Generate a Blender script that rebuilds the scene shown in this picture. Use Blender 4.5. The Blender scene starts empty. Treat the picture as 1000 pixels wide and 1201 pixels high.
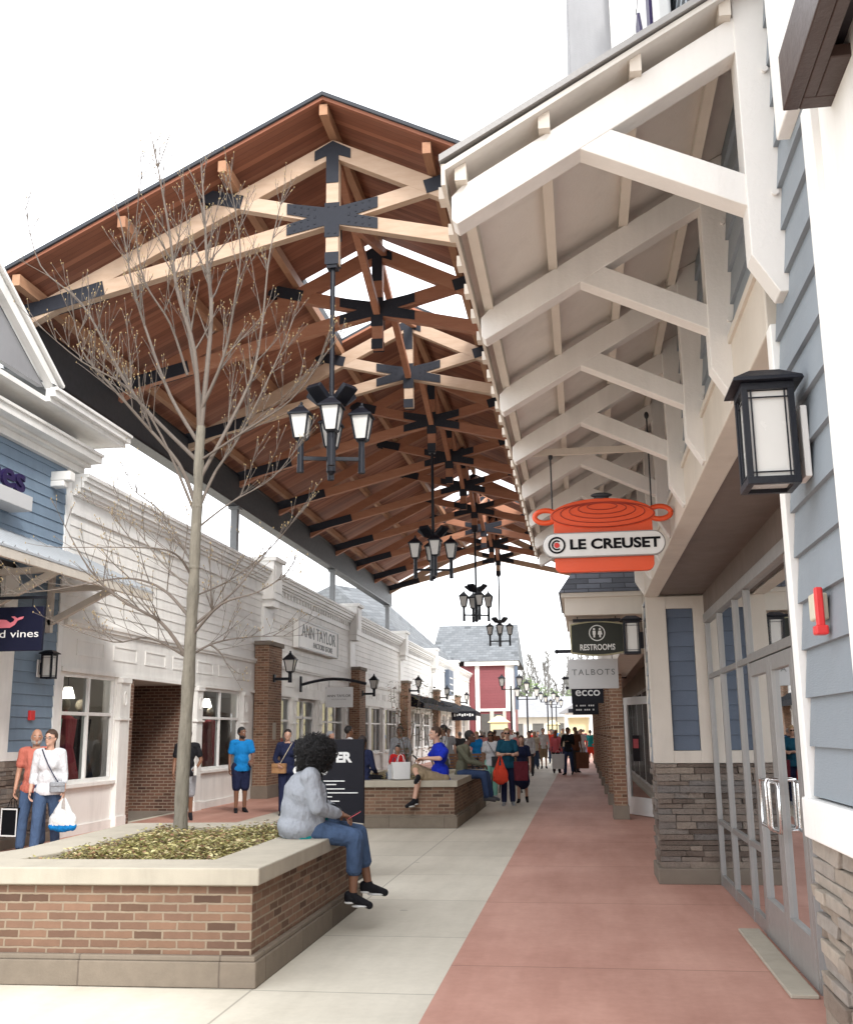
import bpy, bmesh, math, random
import numpy as np
from mathutils import Vector, Matrix
random.seed(7)
S = bpy.context.scene
COL = S.collection
V = Vector
rnd = random.random
def ru(a, b): return a + (b - a) * random.random()

# ------------------------------------------------------------------ scene tree helpers
def tag(o, label=None, cat=None, group=None, kind=None):
    if label: o['label'] = label
    if cat: o['category'] = cat
    if group: o['group'] = group
    if kind: o['kind'] = kind
    return o
def thing(name, label, cat, loc=(0, 0, 0), group=None, rz=0.0):
    o = bpy.data.objects.new(name, None); COL.objects.link(o)
    o.location = loc; o.rotation_euler = (0, 0, rz)
    o.empty_display_size = .1
    return tag(o, label, cat, group)
def world_loc(o):
    v = V((0, 0, 0))
    while o is not None:
        v = v + V(o.location); o = o.parent
    return v
def copy_tree(o, parent=None):
    c = o.copy(); COL.objects.link(c); c.parent = parent
    for ch in o.children: copy_tree(ch, c)
    return c

class MB:
    """collects faces; every face carries a random value (attribute 'var') and a material slot"""
    def __init__(s): s.v = []; s.f = []; s.m = []; s.r = []; s.sm = []; s.prim = []
    def add(s, vs, fs, m=0, r=None, smooth=False):
        b = len(s.v); s.v.extend([tuple(p) for p in vs]); s.prim.append((b, len(s.f), len(vs), len(fs)))
        r = rnd() if r is None else r
        for f in fs:
            s.f.append([b + i for i in f]); s.m.append(m); s.r.append(r); s.sm.append(smooth)
        return s
    def box(s, x0, x1, y0, y1, z0, z1, m=0, r=None):
        vs = [(x0,y0,z0),(x1,y0,z0),(x1,y1,z0),(x0,y1,z0),(x0,y0,z1),(x1,y0,z1),(x1,y1,z1),(x0,y1,z1)]
        return s.add(vs, [(0,3,2,1),(4,5,6,7),(0,1,5,4),(1,2,6,5),(2,3,7,6),(3,0,4,7)], m, r)
    def cbox(s, c, sz, rot=None, m=0, r=None):
        hx, hy, hz = sz[0]/2, sz[1]/2, sz[2]/2
        vs = []
        for z in (-hz, hz):
            for x, y in ((-hx,-hy),(hx,-hy),(hx,hy),(-hx,hy)):
                p = V((x,y,z))
                if rot is not None: p = rot @ p
                vs.append(p + V(c))
        return s.add(vs, [(0,3,2,1),(4,5,6,7),(0,1,5,4),(1,2,6,5),(2,3,7,6),(3,0,4,7)], m, r)
    def beam(s, p, q, w, h, up=(0,0,1), m=0, r=None):
        p, q = V(p), V(q); d = (q - p).normalized(); side = d.cross(V(up))
        if side.length < 1e-5: side = d.cross(V((0,1,0)))
        side.normalize(); u = side.cross(d)
        vs = [e + side*(a*w/2) + u*(b*h/2) for e in (p, q) for a, b in ((-1,-1),(1,-1),(1,1),(-1,1))]
        return s.add(vs, [(0,3,2,1),(4,5,6,7),(0,1,5,4),(1,2,6,5),(2,3,7,6),(3,0,4,7)], m, r)
    def tube(s, p, q, r0, r1=None, n=8, m=0, r=None, caps=True, smooth=True):
        r1 = r0 if r1 is None else r1
        p, q = V(p), V(q); d = (q - p).normalized()
        a = d.orthogonal().normalized(); b = d.cross(a)
        vs = []
        for e, rr in ((p, r0), (q, r1)):
            for k in range(n):
                t = 2*math.pi*k/n; vs.append(e + a*(math.cos(t)*rr) + b*(math.sin(t)*rr))
        fs = [(k, (k+1) % n, n + (k+1) % n, n + k) for k in range(n)]
        s.add(vs, fs, m, r, smooth)
        if caps: s.add(vs, [tuple(range(n-1, -1, -1)), tuple(range(n, 2*n))], m, r)
        return s
    def path(s, pts, rads, n=6, m=0, r=None):
        pts = [V(p) for p in pts]; vs = []; N = len(pts)
        a = None
        for i, p in enumerate(pts):
            d = (pts[min(i+1, N-1)] - pts[max(i-1, 0)]).normalized()
            if a is None: a = d.orthogonal().normalized()
            a = (a - d*a.dot(d)).normalized(); b = d.cross(a)
            for k in range(n):
                t = 2*math.pi*k/n; vs.append(p + a*(math.cos(t)*rads[i]) + b*(math.sin(t)*rads[i]))
        fs = [(i*n+k, i*n+(k+1) % n, (i+1)*n+(k+1) % n, (i+1)*n+k) for i in range(N-1) for k in range(n)]
        return s.add(vs, fs, m, r, True)
    def prism(s, poly, ext, m=0, r=None):
        """poly: list of 3D points; extruded by the vector ext"""
        n = len(poly); e = V(ext); P = [V(p) for p in poly]
        vs = P + [p + e for p in P]
        fs = [tuple(range(n-1, -1, -1)), tuple(range(n, 2*n))] + [(k, (k+1) % n, n+(k+1) % n, n+k) for k in range(n)]
        return s.add(vs, fs, m, r)
    def frustum(s, c, w0, d0, w1, d1, z0, z1, m=0, r=None):
        x, y = c
        vs = [(x-w0/2,y-d0/2,z0),(x+w0/2,y-d0/2,z0),(x+w0/2,y+d0/2,z0),(x-w0/2,y+d0/2,z0),
              (x-w1/2,y-d1/2,z1),(x+w1/2,y-d1/2,z1),(x+w1/2,y+d1/2,z1),(x-w1/2,y+d1/2,z1)]
        return s.add(vs, [(0,3,2,1),(4,5,6,7),(0,1,5,4),(1,2,6,5),(2,3,7,6),(3,0,4,7)], m, r)
    def ell(s, c, rad, m=0, nu=12, nv=8, r=None, rot=None):
        vs = []; c = V(c)
        for j in range(nv+1):
            t = math.pi*j/nv
            for i in range(nu):
                u = 2*math.pi*i/nu
                p = V((rad[0]*math.sin(t)*math.cos(u), rad[1]*math.sin(t)*math.sin(u), rad[2]*math.cos(t)))
                if rot is not None: p = rot @ p
                vs.append(c + p)
        fs = []
        for j in range(nv):
            for i in range(nu):
                a, b = j*nu+i, j*nu+(i+1) % nu
                fs.append((a, a+nu, b+nu, b))
        return s.add(vs, fs, m, r, True)
    def clusters(s, eps=.004):
        """one MB for each group of touching pieces"""
        bb = []
        for (b, f0, nv, nf) in s.prim:
            P = s.v[b:b+nv]; bb.append([min(p[i] for p in P)-eps for i in range(3)] + [max(p[i] for p in P)+eps for i in range(3)])
        n = len(bb); lab = list(range(n))
        def find(a):
            while lab[a] != a: lab[a] = lab[lab[a]]; a = lab[a]
            return a
        for i in range(n):
            for k in range(i):
                if all(bb[i][q] <= bb[k][q+3] and bb[k][q] <= bb[i][q+3] for q in range(3)): lab[find(i)] = find(k)
        out = {}
        for i, (b, f0, nv, nf) in enumerate(s.prim):
            o = out.setdefault(find(i), MB()); base = len(o.v); o.v.extend(s.v[b:b+nv])
            for q in range(f0, f0+nf):
                o.f.append([x-b+base for x in s.f[q]]); o.m.append(s.m[q]); o.r.append(s.r[q]); o.sm.append(s.sm[q])
        return list(out.values())
    def build_each(s, name, mats, parent=None, bevel=0.0, wld=True, recalc=False):
        return [c.build(name, mats, parent, bevel, wld, recalc) for c in s.clusters()][0]
    def build(s, name, mats, parent=None, bevel=0.0, wld=True, recalc=False):
        me = bpy.data.meshes.new(name)
        off = world_loc(parent) if (parent is not None and wld) else V((0,0,0))
        vs = [(p[0]-off.x, p[1]-off.y, p[2]-off.z) for p in s.v] if off.length else s.v
        me.from_pydata([tuple(p) for p in vs], [], s.f)
        if not isinstance(mats, (list, tuple)): mats = [mats]
        for m in mats: me.materials.append(m)
        me.polygons.foreach_set('material_index', s.m)
        me.polygons.foreach_set('use_smooth', s.sm)
        at = me.attributes.new('var', 'FLOAT', 'FACE'); at.data.foreach_set('value', s.r)
        me.validate(); me.update()
        if recalc:
            bm = bmesh.new(); bm.from_mesh(me); bmesh.ops.recalc_face_normals(bm, faces=bm.faces); bm.to_mesh(me); bm.free()
        o = bpy.data.objects.new(name, me); COL.objects.link(o)
        if parent is not None: o.parent = parent
        if bevel > 0:
            b = o.modifiers.new('bevel', 'BEVEL'); b.width = bevel; b.segments = 2; b.limit_method = 'ANGLE'; b.angle_limit = .6
        return o

def boxes(name, mats, parent, lst, bevel=0.0):
    m = MB()
    for b in lst: m.box(*b)
    if len(lst) > 1 and name not in ('lettering', 'small_print', 'display_shelf', 'sign_rim'): return m.build_each(name, mats, parent, bevel)
    return m.build(name, mats, parent, bevel)

def text_mesh(name, body, mat, parent, origin, u, v, width, height, depth=.01, center=True, bold=0.0, spacing=1.0, shear=0.0, wld=True):
    cu = bpy.data.curves.new(name + '_c', 'FONT'); cu.body = body; cu.size = 1; cu.extrude = 0.0
    cu.offset = bold; cu.space_character = spacing; cu.shear = shear; cu.resolution_u = 4
    t = bpy.data.objects.new('tmp_text', cu); COL.objects.link(t)
    dg = bpy.context.evaluated_depsgraph_get(); me0 = bpy.data.meshes.new_from_object(t.evaluated_get(dg))
    bpy.data.objects.remove(t); bpy.data.curves.remove(cu)
    co = [V(p.co) for p in me0.vertices]; fs = [tuple(p.vertices) for p in me0.polygons]
    bpy.data.meshes.remove(me0)
    x0 = min(p.x for p in co); x1 = max(p.x for p in co); y0 = min(p.y for p in co); y1 = max(p.y for p in co)
    u, v = V(u).normalized(), V(v).normalized(); n = u.cross(v); o = V(origin)
    if center: o = o - u*width/2 - v*height/2
    b = MB()
    P = [o + u*((p.x-x0)/(x1-x0)*width) + v*((p.y-y0)/(y1-y0)*height) for p in co]
    k = len(P)
    # front faces plus side walls
    edges = {}
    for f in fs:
        for i in range(len(f)):
            e = (f[i], f[(i+1) % len(f)]); edges[e] = 1
    side = [(a, c, c+k, a+k) for (a, c) in edges if (c, a) not in edges]
    b.add([p + n*depth for p in P] + P, fs + [tuple(reversed(s_)) for s_ in side], r=.5)
    return b.build(name, mat, parent, wld=wld)

# ------------------------------------------------------------------ materials
M = {}
def newmat(name):
    m = bpy.data.materials.new(name); m.use_nodes = True; nt = m.node_tree
    for n in list(nt.nodes): nt.nodes.remove(n)
    out = nt.nodes.new('ShaderNodeOutputMaterial'); M[name] = m
    return m, nt, out
def N(nt, t, **kw):
    n = nt.nodes.new(t)
    for k, v in kw.items():
        if k in n.inputs: n.inputs[k].default_value = v
        else: setattr(n, k, v)
    return n
def L(nt, a, b): nt.links.new(a, b)
def mth(nt, op, a, b=None, c=None):
    n = nt.nodes.new('ShaderNodeMath'); n.operation = op
    for i, x in enumerate((a, b, c)):
        if x is None: continue
        if isinstance(x, (int, float)): n.inputs[i].default_value = x
        else: nt.links.new(x, n.inputs[i])
    return n.outputs[0]
def mixc(nt, fac, a, b, blend='MIX'):
    n = nt.nodes.new('ShaderNodeMix'); n.data_type = 'RGBA'; n.blend_type = blend
    for i, x in ((0, fac), (6, a), (7, b)):
        if isinstance(x, (int, float)): n.inputs[i].default_value = x
        elif isinstance(x, tuple): n.inputs[i].default_value = (*x[:3], 1)
        else: nt.links.new(x, n.inputs[i])
    return n.outputs[2]
def noise(nt, scale, detail=4, rough=.6, vec=None, stretch=None):
    g = nt.nodes.new('ShaderNodeNewGeometry')
    v = vec if vec is not None else g.outputs['Position']
    if stretch:
        mp = nt.nodes.new('ShaderNodeMapping'); mp.inputs['Scale'].default_value = stretch; L(nt, v, mp.inputs[0]); v = mp.outputs[0]
    n = N(nt, 'ShaderNodeTexNoise', Scale=scale, Detail=detail, Roughness=rough); L(nt, v, n.inputs['Vector'])
    return n.outputs['Fac']
def ramp(nt, fac, stops):
    n = nt.nodes.new('ShaderNodeValToRGB'); e = n.color_ramp.elements
    e[0].position, e[0].color = stops[0][0], (*stops[0][1], 1)
    e[1].position, e[1].color = stops[-1][0], (*stops[-1][1], 1)
    for p, c in stops[1:-1]:
        x = e.new(p); x.color = (*c, 1)
    L(nt, fac, n.inputs[0]); return n.outputs[0]
def bump(nt, h, strength=.3, dist=.01):
    n = N(nt, 'ShaderNodeBump', Strength=strength, Distance=dist); L(nt, h, n.inputs['Height']); return n.outputs[0]
def finish(nt, out, color, rough=.7, metal=0.0, nrm=None, spec=.5):
    p = nt.nodes.new('ShaderNodeBsdfPrincipled')
    if isinstance(color, tuple): p.inputs['Base Color'].default_value = (*color[:3], 1)
    else: L(nt, color, p.inputs['Base Color'])
    if isinstance(rough, (int, float)): p.inputs['Roughness'].default_value = rough
    else: L(nt, rough, p.inputs['Roughness'])
    p.inputs['Metallic'].default_value = metal; p.inputs['Specular IOR Level'].default_value = spec
    if nrm is not None: L(nt, nrm, p.inputs['Normal'])
    L(nt, p.outputs[0], out.inputs[0]); return p
def var(nt):
    a = nt.nodes.new('ShaderNodeAttribute'); a.attribute_name = 'var'; return a.outputs['Fac']

def plain(name, col, rough=.6, metal=0.0, amt=.12, scale=6.0, vamt=0.0, bmp=.08, bscale=60, spec=.5, stretch=None, streak=0.0):
    """paint / cloth / metal with blotches, per-piece variation and a fine bump"""
    m, nt, out = newmat(name)
    n = noise(nt, scale, 5, .6, stretch=stretch)
    k = mth(nt, 'MULTIPLY_ADD', n, 2*amt, 1-amt)
    if vamt:
        k = mth(nt, 'MULTIPLY', k, mth(nt, 'MULTIPLY_ADD', var(nt), 2*vamt, 1-vamt))
    if streak:      # faint weathering runs and blotches of grime
        r_ = mth(nt, 'MULTIPLY', noise(nt, 1.0, 5, .7, stretch=(3.2, 3.2, .5)), noise(nt, .9, 4, .6))
        k = mth(nt, 'MULTIPLY', k, mth(nt, 'SUBTRACT', 1.0, mth(nt, 'MULTIPLY', mth(nt, 'MAXIMUM', mth(nt, 'SUBTRACT', r_, .22), 0), streak)))
    c = nt.nodes.new('ShaderNodeVectorMath'); c.operation = 'SCALE'; c.inputs[0].default_value = col; L(nt, k, c.inputs['Scale'])
    nr = bump(nt, noise(nt, bscale, 3, .6, stretch=stretch), bmp*3, .006) if bmp else None
    r = mth(nt, 'MULTIPLY_ADD', noise(nt, scale*2.3, 3), .24, rough-.12) if rough > .14 else rough
    finish(nt, out, c.outputs[0], r, metal, nr, spec)
    return m

def uvz(nt):
    """wall coordinates: along the wall, height"""
    g = nt.nodes.new('ShaderNodeNewGeometry')
    sp = nt.nodes.new('ShaderNodeSeparateXYZ'); L(nt, g.outputs['Position'], sp.inputs[0])
    sn = nt.nodes.new('ShaderNodeSeparateXYZ'); L(nt, g.outputs['True Normal'], sn.inputs[0])
    ax = mth(nt, 'ABSOLUTE', sn.outputs[0]); ay = mth(nt, 'ABSOLUTE', sn.outputs[1])
    f = mth(nt, 'GREATER_THAN', ax, ay)
    u = mth(nt, 'ADD', mth(nt, 'MULTIPLY', sp.outputs[1], f), mth(nt, 'MULTIPLY', sp.outputs[0], mth(nt, 'SUBTRACT', 1.0, f)))
    cb = nt.nodes.new('ShaderNodeCombineXYZ'); L(nt, u, cb.inputs[0]); L(nt, sp.outputs[2], cb.inputs[1])
    return cb.outputs[0], sp
def brick(name, c1, c2, cm, w=.2, h=.067, mortar=.009, dark=.25):
    m, nt, out = newmat(name); v, sp = uvz(nt)
    wob = nt.nodes.new('ShaderNodeTexNoise'); wob.inputs['Scale'].default_value = 18; L(nt, v, wob.inputs['Vector'])
    wv = nt.nodes.new('ShaderNodeVectorMath'); wv.operation = 'SCALE'; wv.inputs['Scale'].default_value = .010 if h < .3 else .004
    ws = nt.nodes.new('ShaderNodeVectorMath'); ws.operation = 'SUBTRACT'; L(nt, wob.outputs['Color'], ws.inputs[0]); ws.inputs[1].default_value = (.5, .5, .5); L(nt, ws.outputs[0], wv.inputs[0])
    wa = nt.nodes.new('ShaderNodeVectorMath'); wa.operation = 'ADD'; L(nt, v, wa.inputs[0]); L(nt, wv.outputs[0], wa.inputs[1]); v = wa.outputs[0]
    b = nt.nodes.new('ShaderNodeTexBrick'); L(nt, v, b.inputs['Vector'])
    b.inputs['Color1'].default_value = (*c1, 1); b.inputs['Color2'].default_value = (*c2, 1); b.inputs['Mortar'].default_value = (*cm, 1)
    b.inputs['Scale'].default_value = 1; b.inputs['Mortar Size'].default_value = mortar; b.inputs['Mortar Smooth'].default_value = .25
    b.inputs['Brick Width'].default_value = w; b.inputs['Row Height'].default_value = h; b.inputs['Bias'].default_value = -.15
    # a few dark over-burnt bricks: white noise keyed on the brick cell
    sv = nt.nodes.new('ShaderNodeSeparateXYZ'); L(nt, v, sv.inputs[0])
    row = mth(nt, 'FLOOR', mth(nt, 'DIVIDE', sv.outputs[1], h))
    odd = mth(nt, 'MODULO', mth(nt, 'ABSOLUTE', row), 2.0)
    cell = mth(nt, 'FLOOR', mth(nt, 'ADD', mth(nt, 'DIVIDE', sv.outputs[0], w), mth(nt, 'MULTIPLY', mth(nt, 'SUBTRACT', 1.0, odd), .5)))
    cb = nt.nodes.new('ShaderNodeCombineXYZ'); L(nt, row, cb.inputs[0]); L(nt, cell, cb.inputs[1])
    wn = nt.nodes.new('ShaderNodeTexWhiteNoise'); wn.noise_dimensions = '2D'; L(nt, cb.outputs[0], wn.inputs['Vector'])
    dk = mth(nt, 'GREATER_THAN', wn.outputs['Value'], 1-dark*.5)
    lum = mth(nt, 'MULTIPLY_ADD', wn.outputs['Value'], .28, .86)
    lum = mth(nt, 'MULTIPLY', lum, mth(nt, 'MULTIPLY_ADD', dk, -.45, 1.0))
    notm = mth(nt, 'SUBTRACT', 1.0, b.outputs['Fac'])
    lum = mth(nt, 'MULTIPLY_ADD', mth(nt, 'SUBTRACT', lum, 1.0), notm, 1.0)
    lum = mth(nt, 'MULTIPLY', lum, mth(nt, 'MULTIPLY_ADD', noise(nt, 9, 6, .7), .5, .75))
    sc = nt.nodes.new('ShaderNodeVectorMath'); sc.operation = 'SCALE'; L(nt, b.outputs['Color'], sc.inputs[0]); L(nt, lum, sc.inputs['Scale'])
    hgt = mth(nt, 'ADD', mth(nt, 'MULTIPLY', notm, 1.0), mth(nt, 'MULTIPLY', noise(nt, 70, 4), .35))
    finish(nt, out, sc.outputs[0], .85, 0, bump(nt, hgt, .7, .008), .3)
    return m

def wood(name, cols, plank=None, rough=.6, stretch=(1, 14, 14), axis=1):
    m, nt, out = newmat(name)
    g = nt.nodes.new('ShaderNodeNewGeometry'); sp = nt.nodes.new('ShaderNodeSeparateXYZ'); L(nt, g.outputs['Position'], sp.inputs[0])
    gr = noise(nt, 1.6, 7, .65, stretch=stretch)
    fac = mth(nt, 'MULTIPLY_ADD', gr, .8, .1)
    h = gr
    if plank:
        q = mth(nt, 'DIVIDE', sp.outputs[axis], plank); cell = mth(nt, 'FLOOR', q); fr = mth(nt, 'FRACT', q)
        wn = nt.nodes.new('ShaderNodeTexWhiteNoise'); wn.noise_dimensions = '1D'; L(nt, cell, wn.inputs['W'])
        fac = mth(nt, 'ADD', mth(nt, 'MULTIPLY', fac, .5), mth(nt, 'MULTIPLY', wn.outputs['Value'], .5))
    else:
        fac = mth(nt, 'ADD', mth(nt, 'MULTIPLY', fac, .75), mth(nt, 'MULTIPLY', var(nt), .25))
    c = ramp(nt, fac, [(.15, cols[0]), (.5, cols[1]), (.85, cols[2])])
    if plank:
        gv = mth(nt, 'LESS_THAN', fr, .07)
        c = mixc(nt, mth(nt, 'MULTIPLY', gv, .5), c, tuple(x*.25 for x in cols[0]))
        h = mth(nt, 'SUBTRACT', gr, gv)
    finish(nt, out, c, rough, 0, bump(nt, h, .35, .008), .3)
    return m

def glass(name, tint=(.75, .8, .8), blend=.28, refl=1.0):
    m, nt, out = newmat(name)
    t = nt.nodes.new('ShaderNodeBsdfTransparent'); t.inputs[0].default_value = (*tint, 1)
    g = nt.nodes.new('ShaderNodeBsdfGlossy'); g.inputs['Roughness'].default_value = .015; g.inputs[0].default_value = (.9*refl, .93*refl, .95*refl, 1)
    lw = N(nt, 'ShaderNodeLayerWeight', Blend=blend)
    L(nt, bump(nt, noise(nt, .9, 2), .06, .02), g.inputs['Normal'])
    mx = nt.nodes.new('ShaderNodeMixShader'); L(nt, mth(nt, 'MULTIPLY_ADD', lw.outputs['Fresnel'], 1.0, .05), mx.inputs[0]); L(nt, t.outputs[0], mx.inputs[1]); L(nt, g.outputs[0], mx.inputs[2])
    L(nt, mx.outputs[0], out.inputs[0])
    return m

plain('eave_paint', (.68, .66, .63), .55, amt=.05, scale=2.5, vamt=.03, streak=.85)
plain('white_paint', (.80, .785, .75), .55, amt=.05, scale=2.5, vamt=.03, streak=.85)
plain('bright_trim', (.80, .79, .765), .5, amt=.04, scale=3, vamt=.03, streak=.85)
plain('cream_paint', (.56, .51, .445), .55, amt=.07, scale=3, vamt=.05, streak=.85)
plain('soffit_cream', (.60, .575, .535), .7, amt=.06, scale=3, vamt=.05, streak=.85)
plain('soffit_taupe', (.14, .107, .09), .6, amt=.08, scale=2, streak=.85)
plain('white_siding', (.80, .785, .75), .6, amt=.05, scale=1.5, vamt=.05, stretch=(1, .3, 3), streak=.85)
plain('blue_siding', (.215, .245, .275), .6, amt=.07, scale=2, vamt=.08, stretch=(1, .4, 3), streak=.85)
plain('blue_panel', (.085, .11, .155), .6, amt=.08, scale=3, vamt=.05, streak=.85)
plain('blue_siding_left', (.17, .235, .31), .6, amt=.07, scale=2, vamt=.08, streak=.85)
plain('gray_tower', (.26, .26, .27), .6, amt=.04, scale=2, streak=.85)
plain('red_siding', (.19, .045, .052), .6, amt=.07, scale=2, vamt=.06)
plain('yellow_paint', (.66, .58, .36), .6, amt=.06)
plain('black_metal', (.007, .008, .013), .4, amt=.2, scale=12, spec=.3)
plain('plate_black', (.022, .024, .032), .5, amt=.2, scale=12, spec=0.2)
plain('dark_steel', (.045, .048, .055), .5, amt=.15, scale=4, spec=0.2)
plain('bronze_metal', (.04, .022, .018), .45, amt=.15, scale=8)
plain('alu_frame', (.27, .26, .25), .38, .3, amt=.05)
plain('alu_door', (.31, .30, .29), .4, .3, amt=.05)
plain('chrome', (.75, .75, .75), .2, 1.0, amt=.05)
plain('frosted_glass', (.60, .59, .56), .25, amt=.03, bmp=.02)
plain('post_gray', (.16, .17, .18), .5)
plain('stone_cap', (.40, .36, .29), .8, amt=.10, scale=5, vamt=.04, bscale=120, streak=1.1)
plain('stone_base', (.20, .165, .13), .85, amt=.22, scale=4, vamt=.12, bscale=90)
plain('soil', (.05, .036, .026), .95, amt=.4, scale=14)
plain('asphalt_shingle_plain', (.27, .28, .29), .9, amt=.12, scale=8)
plain('metal_roof', (.42, .44, .46), .4, .3, amt=.06)
plain('awning_black', (.014, .014, .018), .8, amt=.2, spec=0.1)
plain('sign_navy', (.006, .007, .022), .5, amt=.1, spec=0.15)
plain('sign_dark_green', (.028, .03, .024), .5, amt=.15, spec=0.2)
plain('sign_gold', (.30, .27, .16), .45, .3)
plain('sign_white', (.50, .50, .50), .45, amt=.03)
plain('sign_black', (.011, .011, .016), .5, amt=.1, spec=0.15)
plain('sign_orange', (.66, .075, .016), .38, amt=.05, scale=4)
plain('line_dark_orange', (.28, .02, .006), .5)
plain('ink_black', (.006, .006, .008), .5, spec=0.1)
plain('ink_purple', (.02, .012, .06), .5, spec=0.2)
plain('ink_gray', (.16, .17, .17), .5, spec=0.2)
plain('ink_white', (.66, .66, .65), .5)
plain('whale_pink', (.62, .16, .20), .5)
plain('logo_red', (.55, .03, .025), .5)
plain('alarm_red', (.62, .03, .03), .35)
plain('alarm_beige', (.55, .5, .38), .4)
plain('interior_wall', (.5, .46, .41), .8, amt=.15, scale=1.2)
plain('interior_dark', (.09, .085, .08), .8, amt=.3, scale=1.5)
plain('interior_floor', (.22, .19, .16), .5)
plain('trunk_bark', (.165, .148, .118), .9, amt=.6, scale=16, bmp=.9, bscale=45, stretch=(1, 1, .25))
plain('twig_bark', (.125, .102, .085), .85, amt=.2, scale=10, vamt=.15)
plain('bud', (.34, .25, .12), .8)
plain('far_bark', (.22, .21, .20), .9, amt=.15, scale=2)
plain('rubber', (.02, .02, .022), .6)
plain('wood_bench', (.20, .10, .05), .6, amt=.2, scale=6)
wood('deck_wood', [(.16, .06, .036), (.27, .105, .062), (.38, .165, .098)], plank=.14, stretch=(1.2, 9, 1.2), axis=1)
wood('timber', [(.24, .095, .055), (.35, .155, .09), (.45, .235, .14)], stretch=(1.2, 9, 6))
wood('timber_skylit', [(.36, .235, .155), (.48, .35, .255), (.57, .45, .35)], stretch=(1.2, 9, 6))  # lighter copy of the timber: sky light on the exposed trusses put into the colour
wood('purlin_wood', [(.24, .11, .065), (.36, .19, .11), (.47, .28, .17)], stretch=(9, 1, 9))
brick('base_blocks', (.215, .175, .135), (.17, .14, .108), (.12, .095, .075), w=.98, h=.9, mortar=.006, dark=.1)
brick('planter_brick', (.21, .122, .08), (.13, .074, .052), (.25, .195, .14), w=.205, h=.0585, mortar=.008, dark=.3)
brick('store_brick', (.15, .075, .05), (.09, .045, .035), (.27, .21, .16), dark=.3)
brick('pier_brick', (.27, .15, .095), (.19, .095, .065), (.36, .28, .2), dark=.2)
brick('shingles', (.115, .12, .14), (.075, .08, .095), (.03, .03, .034), w=.3, h=.075, mortar=.006)
brick('shingles_gray', (.165, .175, .185), (.135, .145, .155), (.10, .105, .11), w=.5, h=.2, mortar=.012, dark=.1)
glass('shop_glass', (.82, .85, .85), .24)
glass('door_glass', (.42, .42, .42), .42)
m_, nt_, out_ = newmat('lit_shade'); e_ = nt_.nodes.new('ShaderNodeEmission'); e_.inputs[0].default_value = (1, .93, .82, 1); e_.inputs[1].default_value = 3.0; nt_.links.new(e_.outputs[0], out_.inputs[0])
for nm, c in dict(skin_light=(.56, .33, .24), skin_tan=(.45, .24, .16), skin_brown=(.20, .095, .055), skin_dark=(.10, .05, .035)).items():
    plain(nm, c, .5, amt=.06, scale=14, bmp=.03)
for nm, c in dict(hair_black=(.009, .008, .009), hair_brown=(.055, .028, .016), hair_dark=(.022, .014, .012), hair_gray=(.32, .30, .28),
                  hair_red=(.22, .07, .03), hair_blond=(.38, .25, .12)).items():
    plain(nm, c, .6, amt=.35, scale=40, bmp=.4, bscale=90)
def cloth(nm, c, rough=.85, amt=.12, sc=7):
    m, nt, out = newmat(nm)
    n = noise(nt, sc, 5, .6); w = noise(nt, 260, 2, .7)
    k = mth(nt, 'ADD', mth(nt, 'MULTIPLY_ADD', n, 2*amt, 1-amt), mth(nt, 'MULTIPLY_ADD', w, .3, -.15))
    s_ = nt.nodes.new('ShaderNodeVectorMath'); s_.operation = 'SCALE'; s_.inputs[0].default_value = c; L(nt, k, s_.inputs['Scale'])
    fold = noise(nt, 11, 3, .5, stretch=(1, 1, .45))
    fold = mth(nt, 'ADD', fold, mth(nt, 'MULTIPLY', noise(nt, 24, 2, .5, stretch=(1, 1, .6)), .35))
    finish(nt, out, s_.outputs[0], rough, 0, bump(nt, mth(nt, 'ADD', fold, mth(nt, 'MULTIPLY', w, .05)), 1.0, .045), .2)
    return m
for nm, c in dict(salmon=(.5, .15, .11), white=(.62, .62, .64), denim=(.055, .09, .165), denim_dark=(.03, .05, .11), black=(.012, .012, .015), gray=(.28, .29, .31),
                  heather=(.27, .285, .315), blue=(.01, .20, .52), royal=(.012, .03, .42), navy=(.015, .02, .055), khaki=(.29, .22, .14), teal=(.01, .24, .25),
                  mint=(.27, .56, .47), deepteal=(.01, .07, .115), red=(.55, .02, .02), coral=(.62, .13, .15), pink=(.68, .28, .27), charcoal=(.06, .06, .065),
                  olive=(.12, .12, .085), tan=(.36, .2, .1), lightgray=(.42, .43, .44), maroon=(.13, .02, .03), orange=(.62, .06, .03), cream=(.6, .54, .42), brown=(.14, .06, .035)).items():
    cloth('c_' + nm, c)
C_ = lambda n: M['c_' + n]

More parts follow.
